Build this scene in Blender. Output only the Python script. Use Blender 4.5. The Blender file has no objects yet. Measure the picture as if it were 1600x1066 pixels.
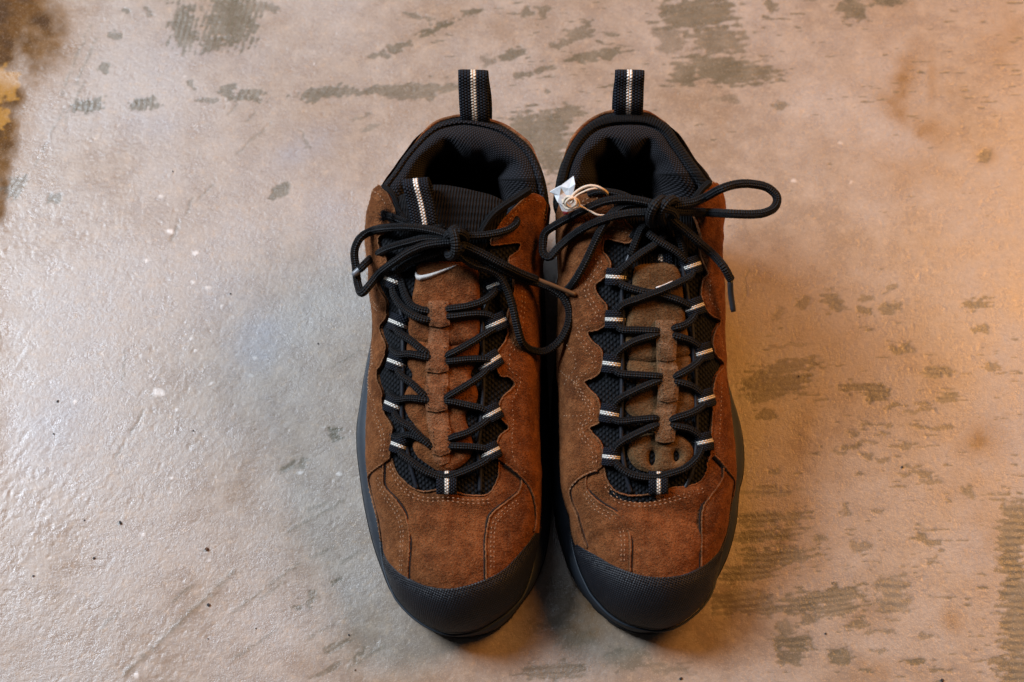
import bpy, math, random
import numpy as np
from mathutils import Vector
from mathutils.geometry import delaunay_2d_cdt
from mathutils.bvhtree import BVHTree

# ------------------------------------------------------------------ camera, light, exposure (lengths below in cm, meshes in m)
TH = math.radians(25.0); DIST = 92.0; F = 2300.0
SN, CS = math.sin(TH), math.cos(TH)
sc = bpy.context.scene
COL = sc.collection
cam_d = bpy.data.cameras.new("camera"); cam = bpy.data.objects.new("camera", cam_d); COL.objects.link(cam)
cam.location = (0, -DIST * SN / 100, DIST * CS / 100); cam.rotation_euler = (TH, 0, 0)
cam_d.sensor_width = 36; cam_d.lens = 36 * F / 1600; cam_d.clip_start = 0.01; cam_d.clip_end = 50
cam_d.dof.use_dof = True; cam_d.dof.focus_distance = 0.855; cam_d.dof.aperture_fstop = 7.0
sc.camera = cam
world = bpy.data.worlds.new("World"); sc.world = world; world.use_nodes = True
bg = world.node_tree.nodes["Background"]; bg.inputs[0].default_value = (0.75, 0.80, 0.95, 1); bg.inputs[1].default_value = 0.035


def area_lamp(name, loc, target, size, size_y, power, color):
    d = bpy.data.lights.new(name, 'AREA'); d.shape = 'RECTANGLE'; d.size = size; d.size_y = size_y
    d.energy = power; d.color = color
    o = bpy.data.objects.new(name, d); COL.objects.link(o); o.location = loc
    o.rotation_euler = (Vector(target) - Vector(loc)).to_track_quat('-Z', 'Y').to_euler()
    return o


area_lamp("window_light", (-1.62, 0.78, 1.62), (-0.05, 0, 0), 0.78, 1.0, 96, (0.74, 0.86, 1.0))
area_lamp("added_sheen_light", (-0.62, 0.95, 1.75), (-0.1, 0, 0), 0.7, 0.5, 7, (0.68, 0.82, 1.0))  # extra cool lamp, added to put sheen on the left floor
area_lamp("warm_room_lamp", (1.02, 0.50, 1.05), (0.10, 0, 0), 0.70, 0.60, 21, (1.0, 0.43, 0.09))
sc.view_settings.view_transform = 'Standard'; sc.view_settings.look = 'None'
sc.view_settings.exposure = 0.18; sc.view_settings.gamma = 1.0; sc.view_settings.use_curve_mapping = False

# ------------------------------------------------------------------ helpers: rays of the survey, noise, meshes
CAM = np.array([0, -DIST * SN, DIST * CS])
FW = np.array([0, SN, -CS]); UP = np.array([0, CS, SN]); RT = np.array([1.0, 0, 0])
rng = np.random.default_rng(7); random.seed(7)


def rdir(px, py):
    d = FW * F + RT * (px - 800) - UP * (py - 533)
    return d / np.linalg.norm(d)


def unp(px, py, z):
    d = rdir(px, py); return CAM + d * ((z - CAM[2]) / d[2])


def proj(P):
    V = np.asarray(P, float) - CAM; dep = V @ FW
    return 800 + F * (V @ RT) / dep, 533 - F * (V @ UP) / dep


def vnoise(x, y, seed=0):
    xi = np.floor(x).astype(np.int64); yi = np.floor(y).astype(np.int64)
    fx = x - xi; fy = y - yi; fx = fx * fx * (3 - 2 * fx); fy = fy * fy * (3 - 2 * fy)

    def h(a, b):
        n = (a * 374761393 + b * 668265263 + seed * 974711) & 0xffffffff
        n = ((n ^ (n >> 13)) * 1274126177) & 0xffffffff
        return ((n ^ (n >> 16)) & 0xffff) / 65535.0
    return (h(xi, yi) * (1 - fx) + h(xi + 1, yi) * fx) * (1 - fy) + (h(xi, yi + 1) * (1 - fx) + h(xi + 1, yi + 1) * fx) * fy


def fbm(x, y, octs=4, seed=0):
    s = 0; a = 0.5; t = 0
    for i in range(octs):
        s = s + a * vnoise(x * 2 ** i + 17.3 * i, y * 2 ** i - 9.1 * i, seed + i); t += a; a *= 0.5
    return s / t


def link(o, parent=None):
    COL.objects.link(o)
    if parent is not None:
        o.parent = parent
    return o


def mesh_obj(name, V, faces, mat, parent=None, uv=None, origin=(0, 0, 0), smooth=True):
    """V in cm (world); faces list of index tuples; uv per vertex."""
    me = bpy.data.meshes.new(name)
    V = (np.asarray(V, float) - np.asarray(origin, float)) / 100.0
    me.from_pydata(V.tolist(), [], [tuple(int(i) for i in f) for f in faces])
    if uv is not None:
        lay = me.uv_layers.new(name="UVMap")
        li = np.zeros(len(me.loops), dtype=np.int32); me.loops.foreach_get("vertex_index", li)
        lay.data.foreach_set("uv", np.asarray(uv, float)[li].ravel())
    if smooth:
        me.polygons.foreach_set("use_smooth", [True] * len(me.polygons))
    me.materials.append(mat); me.update()
    o = bpy.data.objects.new(name, me)
    return link(o, parent)


def catmull(P, n_per=8, closed=False):
    P = np.asarray(P, float); N = len(P); out = []
    rngi = range(N) if closed else range(N - 1)
    for i in rngi:
        p1 = P[i]; p2 = P[(i + 1) % N]
        p0 = P[(i - 1) % N] if (closed or i > 0) else 2 * p1 - p2
        p3 = P[(i + 2) % N] if (closed or i + 2 < N) else 2 * p2 - p1
        t01 = max(np.linalg.norm(p1 - p0), 1e-6) ** .5; t12 = max(np.linalg.norm(p2 - p1), 1e-6) ** .5; t23 = max(np.linalg.norm(p3 - p2), 1e-6) ** .5
        m1 = (p2 - p1) + t12 * ((p1 - p0) / t01 - (p2 - p0) / (t01 + t12))
        m2 = (p2 - p1) + t12 * ((p3 - p2) / t23 - (p3 - p1) / (t12 + t23))
        for k in range(n_per):
            t = k / n_per
            out.append((2 * t**3 - 3 * t**2 + 1) * p1 + (t**3 - 2 * t**2 + t) * m1 + (-2 * t**3 + 3 * t**2) * p2 + (t**3 - t**2) * m2)
    if not closed:
        out.append(P[-1])
    return np.array(out)


def resample(P, step, closed=False):
    P = np.asarray(P, float)
    if closed:
        P = np.vstack([P, P[:1]])
    d = np.r_[0, np.cumsum(np.linalg.norm(np.diff(P, axis=0), axis=1))]
    n = max(2, int(round(d[-1] / step)))
    t = np.linspace(0, d[-1], n + 1)
    if closed:
        t = t[:-1]
    return np.stack([np.interp(t, d, P[:, k]) for k in range(P.shape[1])], 1)


def tube_geo(P, r, nseg=10, closed=False, cap=True, flat=1.0):
    P = np.asarray(P, float); N = len(P); r = np.broadcast_to(np.asarray(r, float), (N,))
    T = np.gradient(P, axis=0) if not closed else (np.roll(P, -1, 0) - np.roll(P, 1, 0))
    T /= np.maximum(np.linalg.norm(T, axis=1, keepdims=True), 1e-9)
    nrm = np.array([0, 0, 1.0]); V = []; UV = []; L = 0
    for i in range(N):
        nrm = nrm - T[i] * (nrm @ T[i])
        if np.linalg.norm(nrm) < 1e-4:
            nrm = np.cross(T[i], [1, 0.1, 0])
        nrm = nrm / np.linalg.norm(nrm)
        b = np.cross(T[i], nrm)
        if i:
            L += np.linalg.norm(P[i] - P[i - 1])
        for k in range(nseg):
            a = 2 * math.pi * k / nseg
            V.append(P[i] + r[i] * (math.cos(a) * nrm * flat + math.sin(a) * b)); UV.append((k / nseg, L))
    Fc = []
    rows = N if closed else N - 1
    for i in range(rows):
        for k in range(nseg):
            a = i * nseg + k; b_ = i * nseg + (k + 1) % nseg; c = ((i + 1) % N) * nseg + (k + 1) % nseg; d = ((i + 1) % N) * nseg + k
            Fc.append((a, b_, c, d))
    if cap and not closed:
        Fc.append(tuple(range(nseg))[::-1]); Fc.append(tuple((N - 1) * nseg + k for k in range(nseg)))
    return V, Fc, UV


class Bag:
    def __init__(s): s.V = []; s.F = []; s.UV = []
    def add(s, V, Fc, UV=None):
        o = len(s.V); s.V += [tuple(v) for v in V]; s.F += [tuple(i + o for i in f) for f in Fc]
        s.UV += list(UV) if UV is not None else [(0, 0)] * len(V)
    def build(s, name, mat, parent, origin=(0, 0, 0), smooth=True):
        return mesh_obj(name, s.V, s.F, mat, parent, s.UV, origin, smooth)


def pip(pts, poly):
    x, y = pts[:, 0], pts[:, 1]; ins = np.zeros(len(pts), bool); n = len(poly)
    x0, y0 = poly[-1]
    for i in range(n):
        x1, y1 = poly[i]
        c = ((y1 > y) != (y0 > y))
        if c.any():
            with np.errstate(divide='ignore', invalid='ignore'):
                xi = (x0 - x1) * (y - y1) / (y0 - y1 + 1e-12) + x1
            ins ^= c & (x < xi)
        x0, y0 = x1, y1
    return ins


def pdist(pts, poly, closed=True):
    A = np.asarray(poly); B = np.roll(A, -1, 0) if closed else A[1:]
    if not closed: A = A[:-1]
    out = np.full(len(pts), 1e9)
    for s in range(0, len(pts), 4000):
        p = pts[s:s + 4000, None, :]
        d = B - A; L = (d * d).sum(1) + 1e-12
        t = np.clip(((p - A) * d).sum(2) / L, 0, 1)
        q = A + t[..., None] * d
        out[s:s + 4000] = np.sqrt(((p - q) ** 2).sum(2)).min(1)
    return out


# ------------------------------------------------------------------ node materials
class NT:
    def __init__(s, name):
        s.m = bpy.data.materials.new(name); s.m.use_nodes = True; s.t = s.m.node_tree
        s.p = s.t.nodes["Principled BSDF"]; s.out = s.t.nodes["Material Output"]
    def n(s, kind, **kw):
        x = s.t.nodes.new(kind)
        for k, v in kw.items():
            setattr(x, k, v)
        return x
    def set(s, inp, v):
        if hasattr(v, 'outputs'): v = v.outputs[0]
        if hasattr(v, 'is_linked') or hasattr(v, 'links'):
            s.t.links.new(v, inp)
        else:
            inp.default_value = v
    def math(s, op, a, b=None, c=None, clamp=False):
        x = s.n("ShaderNodeMath", operation=op, use_clamp=clamp); s.set(x.inputs[0], a)
        if b is not None: s.set(x.inputs[1], b)
        if c is not None: s.set(x.inputs[2], c)
        return x.outputs[0]
    def noise(s, vec, scale, detail=3, rough=0.5, dist=0.0):
        x = s.n("ShaderNodeTexNoise"); s.set(x.inputs["Vector"], vec); x.inputs["Scale"].default_value = scale
        x.inputs["Detail"].default_value = detail; x.inputs["Roughness"].default_value = rough; x.inputs["Distortion"].default_value = dist
        return x.outputs["Fac"]
    def ramp(s, f, a, b, clamp=True):
        x = s.n("ShaderNodeMapRange"); x.clamp = clamp; s.set(x.inputs[0], f); x.inputs[1].default_value = a; x.inputs[2].default_value = b
        return x.outputs[0]
    def mix(s, f, a, b, mode='MIX'):
        x = s.n("ShaderNodeMix", data_type='RGBA', blend_type=mode)
        s.set(x.inputs[0], f); s.set(x.inputs[6], a); s.set(x.inputs[7], b)
        return x.outputs[2]
    def bump(s, h, strength, dist, nrm=None):
        x = s.n("ShaderNodeBump"); s.set(x.inputs["Strength"], strength); x.inputs["Distance"].default_value = dist
        s.set(x.inputs["Height"], h)
        if nrm is not None: s.set(x.inputs["Normal"], nrm)
        return x.outputs[0]
    def obj(s): return s.n("ShaderNodeTexCoord").outputs["Object"]
    def uv(s): return s.n("ShaderNodeTexCoord").outputs["UV"]
    def sep(s, v):
        x = s.n("ShaderNodeSeparateXYZ"); s.set(x.inputs[0], v); return x.outputs[0], x.outputs[1], x.outputs[2]
    def P(s, **kw):
        for k, v in kw.items():
            s.set(s.p.inputs[k.replace('_', ' ')], v)


def c4(r, g, b): return (r, g, b, 1)


def suede(name, dark, mid, light, fuzz=1.0, shine=0.0):
    m = NT(name); co = m.obj()
    big = m.noise(co, 28, 3, 0.6); med = m.noise(co, 160, 4, 0.65); fine = m.noise(co, 1000, 3, 0.75); fl = m.noise(co, 2600, 1, 0.5)
    c = m.mix(m.ramp(m.math('ADD', m.math('MULTIPLY', big, 0.6), m.math('MULTIPLY', m.noise(co, 75, 3, 0.6, 0.8), 0.4)), 0.34, 0.64), dark, mid)
    c = m.mix(m.math('MULTIPLY', m.ramp(med, 0.42, 0.72), 0.55), c, light)
    c = m.mix(m.math('ADD', 0.35, m.math('MULTIPLY', m.ramp(fine, 0.36, 0.54), 0.65), clamp=True), m.mix(0.75, c, c4(0.02, 0.007, 0.003)), c)
    c = m.mix(m.math('MULTIPLY', m.ramp(fl, 0.66, 0.80), 0.45 * fuzz), c, c4(0.46, 0.28, 0.17))
    m.P(Base_Color=c, Roughness=m.math('SUBTRACT', 0.92, m.math('MULTIPLY', m.ramp(med, 0.5, 0.75), 0.22 + 0.35 * shine)),
        Sheen_Weight=0.12, Sheen_Roughness=0.4, Sheen_Tint=c4(0.9, 0.45, 0.2))
    m.p.inputs["Specular IOR Level"].default_value = 0.12 + 0.3 * shine
    h = m.math('ADD', m.math('MULTIPLY', fine, 0.5), m.math('ADD', med, m.math('MULTIPLY', m.noise(co, 500, 3, 0.6), 0.7)))
    m.P(Normal=m.bump(h, 0.9, 0.0013))
    return m.m


def knit(name, fu, fv, col, hi, strength=0.6, rough=0.75, pattern='cells'):
    """fabric in UV (cm): fu, fv = cells per cm across and along"""
    m = NT(name); u, v, _ = m.sep(m.uv())
    U = m.math('MULTIPLY', u, fu * 2 * math.pi); Vv = m.math('MULTIPLY', v, fv * 2 * math.pi)
    if pattern == 'diag':
        a = m.math('SINE', m.math('ADD', U, Vv)); b = m.math('SINE', m.math('SUBTRACT', U, Vv))
        h = m.math('MULTIPLY', a, b)
    elif pattern == 'rib':
        a = m.math('SINE', U); b = m.math('SINE', Vv)
        h = m.math('ADD', m.math('MULTIPLY', a, 0.8), m.math('MULTIPLY', b, 0.35))
    else:
        a = m.math('SINE', U); b = m.math('SINE', m.math('ADD', Vv, m.math('MULTIPLY', m.math('SIGN', a), 1.57)))
        h = m.math('MULTIPLY', m.math('ABSOLUTE', a), m.math('ADD', m.math('MULTIPLY', b, 0.5), 0.5))
    nz = m.noise(m.obj(), 900, 3, 0.7)
    f = m.ramp(m.math('ADD', h, m.math('MULTIPLY', nz, 0.4)), 0.1, 1.2)
    m.P(Base_Color=m.mix(f, col, hi), Roughness=rough, Sheen_Weight=0.02, Sheen_Roughness=0.5)
    m.p.inputs["Specular IOR Level"].default_value = 0.14
    m.P(Normal=m.bump(m.math('ADD', h, m.math('MULTIPLY', nz, 0.5)), strength, 0.0008))
    return m.m


def webbing(name, stripe, stripe_col, c=(0.0035, 0.0042, 0.0068)):
    """UV: u -1..1 across, v along in cm"""
    m = NT(name); u, v, _ = m.sep(m.uv())
    uu = m.math('MULTIPLY', u, 15.7); vv = m.math('MULTIPLY', v, 2 * math.pi * 6)
    b = m.math('SINE', m.math('ADD', vv, m.math('MULTIPLY', m.math('SIGN', m.math('SINE', uu)), 1.57)))
    h = m.math('ADD', m.math('MULTIPLY', m.math('ABSOLUTE', m.math('SINE', uu)), 0.6), m.math('MULTIPLY', b, 0.4))
    nz = m.noise(m.obj(), 1200, 2, 0.6)
    jag = m.math('MULTIPLY', b, 0.035)
    edge = m.math('SUBTRACT', stripe, m.math('ABSOLUTE', m.math('ADD', u, jag)))
    f = m.ramp(edge, -0.015, 0.015)
    hi = m.mix(m.ramp(h, -0.1, 1.0), c4(c[0] * .2, c[1] * .2, c[2] * .25), c4(c[0] * 4.5, c[1] * 4.5, c[2] * 4.2))
    wc = m.mix(m.ramp(h, -0.2, 0.7), c4(stripe_col[0] * .66, stripe_col[1] * .64, stripe_col[2] * .62), c4(*stripe_col))
    m.P(Base_Color=m.mix(f, hi, wc), Roughness=0.7)
    m.p.inputs["Specular IOR Level"].default_value = 0.14
    m.P(Normal=m.bump(m.math('ADD', h, m.math('MULTIPLY', nz, 0.3)), 0.9, 0.0010))
    return m.m


def lace_mat(name, r=0.24):
    m = NT(name); u, v, _ = m.sep(m.uv())
    U = m.math('MULTIPLY', u, 2 * math.pi * 5); Vv = m.math('MULTIPLY', v, 2 * math.pi * 3.6)
    a = m.math('SINE', m.math('ADD', U, Vv)); b = m.math('SINE', m.math('SUBTRACT', U, Vv))
    h = m.math('ADD', m.math('MULTIPLY', m.math('MULTIPLY', a, b), 0.5), 0.5)
    nz = m.noise(m.obj(), 1800, 3, 0.7); dust = m.noise(m.obj(), 60, 3, 0.6)
    f = m.ramp(m.math('ADD', h, m.math('MULTIPLY', nz, 0.35)), 0.25, 1.25)
    col = m.mix(f, c4(0.0005, 0.0005, 0.0008), c4(0.008, 0.0085, 0.011))
    col = m.mix(m.math('MULTIPLY', m.ramp(dust, 0.5, 0.8), 0.3), col, c4(0.02, 0.017, 0.015))
    m.P(Base_Color=col, Roughness=0.6)
    m.p.inputs["Specular IOR Level"].default_value = 0.22
    m.P(Normal=m.bump(m.math('ADD', h, m.math('MULTIPLY', nz, 0.3)), 0.9, 0.0012))
    return m.m


def rubber(name, col, rough=0.45, stipple=0.0, spec=0.4):
    m = NT(name); co = m.obj(); u, v, _ = m.sep(m.uv())
    nz = m.noise(co, 260, 4, 0.65); big = m.noise(co, 35, 3, 0.6)
    c = m.mix(m.math('MULTIPLY', m.ramp(big, 0.4, 0.75), 0.5), c4(*col), c4(col[0] * 1.6 + .003, col[1] * 1.6 + .003, col[2] * 1.6 + .003))
    c = m.mix(m.math('MULTIPLY', m.ramp(nz, 0.55, 0.8), 0.3), c, c4(0.03, 0.028, 0.026))
    mp = m.n('ShaderNodeMapping'); m.set(mp.inputs[0], co); mp.inputs['Scale'].default_value = (1, .18, .5); mp.inputs['Rotation'].default_value = (0, 0, .5)
    sc_ = m.noise(mp.outputs[0], 420, 4, 0.75); c = m.mix(m.math('MULTIPLY', m.ramp(sc_, 0.60, 0.72), 0.35), c, c4(0.055, 0.052, 0.05))
    h = m.math('MULTIPLY', nz, 0.25)
    if stipple:
        k = 2 * math.pi * stipple
        a = m.math('SINE', m.math('MULTIPLY', m.math('ADD', u, m.math('MULTIPLY', v, 0.55)), k))
        b = m.math('SINE', m.math('MULTIPLY', m.math('SUBTRACT', v, m.math('MULTIPLY', u, 0.35)), k * 1.1))
        h = m.math('ADD', h, m.math('MULTIPLY', m.math('MULTIPLY', a, b), 0.5))
        c = m.mix(m.ramp(m.math('MULTIPLY', a, b), 0.2, 0.9), c, c4(col[0] * 2.6 + .004, col[1] * 2.6 + .004, col[2] * 2.6 + .005))
    m.P(Base_Color=c, Roughness=m.math('ADD', rough, m.math('MULTIPLY', nz, 0.2)))
    m.p.inputs["Specular IOR Level"].default_value = spec
    m.P(Normal=m.bump(h, 0.6, 0.0006))
    return m.m


def plain(name, col, rough=0.6, bump=0.0, scale=800, spec=0.4, **kw):
    m = NT(name); nz = m.noise(m.obj(), scale, 3, 0.6)
    m.P(Base_Color=m.mix(m.ramp(nz, 0.3, 0.7), c4(*[x * .75 for x in col]), c4(*col)), Roughness=rough)
    m.p.inputs["Specular IOR Level"].default_value = spec
    if bump: m.P(Normal=m.bump(nz, bump, 0.0006))
    for k, v in kw.items(): m.p.inputs[k.replace('_', ' ')].default_value = v
    return m.m


M_SUEDE = suede("brown_suede", c4(0.068, 0.019, 0.005), c4(0.172, 0.053, 0.014), c4(0.31, 0.112, 0.036))
M_EDGE = suede("raw_suede_edge", c4(0.11, 0.040, 0.015), c4(0.21, 0.082, 0.032), c4(0.36, 0.16, 0.07))
M_SHADE_THREAD = plain("seam_shade_thread", (0.012, 0.005, 0.003), 0.9)  # dark brown for the painted seam shadow lines and the strap thread
M_NAP = plain("suede_fibres", (0.30, 0.135, 0.055), 0.8, spec=0.1)
M_SUEDE_T = suede("brown_suede_tongue_strap", c4(0.085, 0.029, 0.010), c4(0.195, 0.070, 0.024), c4(0.34, 0.150, 0.065), 1.8, 0.25)
M_SUEDE_G = suede("olive_brown_nubuck", c4(0.060, 0.030, 0.011), c4(0.125, 0.066, 0.027), c4(0.20, 0.115, 0.052), 0.9)
M_SUEDE_TG = suede("olive_brown_suede_strap", c4(0.080, 0.042, 0.018), c4(0.165, 0.088, 0.040), c4(0.30, 0.180, 0.105), 1.8)
M_MESH = knit("black_airmesh", 2.6, 3.6, c4(0.0004, 0.0004, 0.0006), c4(0.010, 0.011, 0.014), 1.0)
M_COLLAR = knit("black_collar_knit", 3.0, 4.2, c4(0.0015, 0.0015, 0.002), c4(0.026, 0.025, 0.031), 1.0, 0.85)
M_BIND = knit("black_rim_binding", 2.6, 7.0, c4(0.0005, 0.0005, 0.001), c4(0.010, 0.011, 0.014), 1.0, 0.75, 'diag')
M_RIB = knit("black_ribbed_tongue_fabric", 6.0, 2.5, c4(0.001, 0.0008, 0.001), c4(0.009, 0.007, 0.0075), 0.6, 0.8, 'rib')
M_WEB = webbing("black_webbing_white_stripe", 0.17, (0.80, 0.76, 0.70))
M_WEBP = webbing("black_webbing_beige_stripe", 0.17, (0.70, 0.60, 0.48))
M_WEBL = webbing("lace_loop_webbing", 0.19, (0.75, 0.70, 0.62))
M_LACE = lace_mat("black_braided_cord")
M_CAP = rubber("toe_rubber", (0.004, 0.0045, 0.0065), 0.40, 5.0, 0.28)
M_SOLE = rubber("sole_rubber", (0.016, 0.021, 0.028), 0.42, 0, .35)
M_OUT = rubber("outsole_rubber", (0.004, 0.004, 0.005), 0.6, 0, .3)
M_PIPE = plain("black_coated_piping", (0.012, 0.013, 0.018), 0.42, 0.15)
M_STITCH = plain("tan_thread", (0.36, 0.20, 0.11), 0.7)
M_STITCHB = plain("black_thread", (0.006, 0.006, 0.008), 0.6)
M_WHITE = plain("white_embroidery", (0.66, 0.60, 0.55), 0.6, 0.5, 2500)
M_DARK = plain("dark_lining", (0.008, 0.007, 0.008), 0.9)
M_AGLET = plain("brown_plastic_tip", (0.11, 0.055, 0.025), 0.35)
M_AGLETG = plain("grey_plastic_tip", (0.16, 0.16, 0.17), 0.3)
M_AGLETB = plain("dark_plastic_tip", (0.03, 0.03, 0.033), 0.3)
M_PAPER = plain("white_paper", (0.80, 0.79, 0.80), 0.7, 0.1, 300)
M_TWINE = plain("cream_cotton_string", (0.68, 0.55, 0.42), 0.8, 0.6, 1500)
M_RED = plain("dark_red_print", (0.16, 0.01, 0.015), 0.6)

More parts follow.
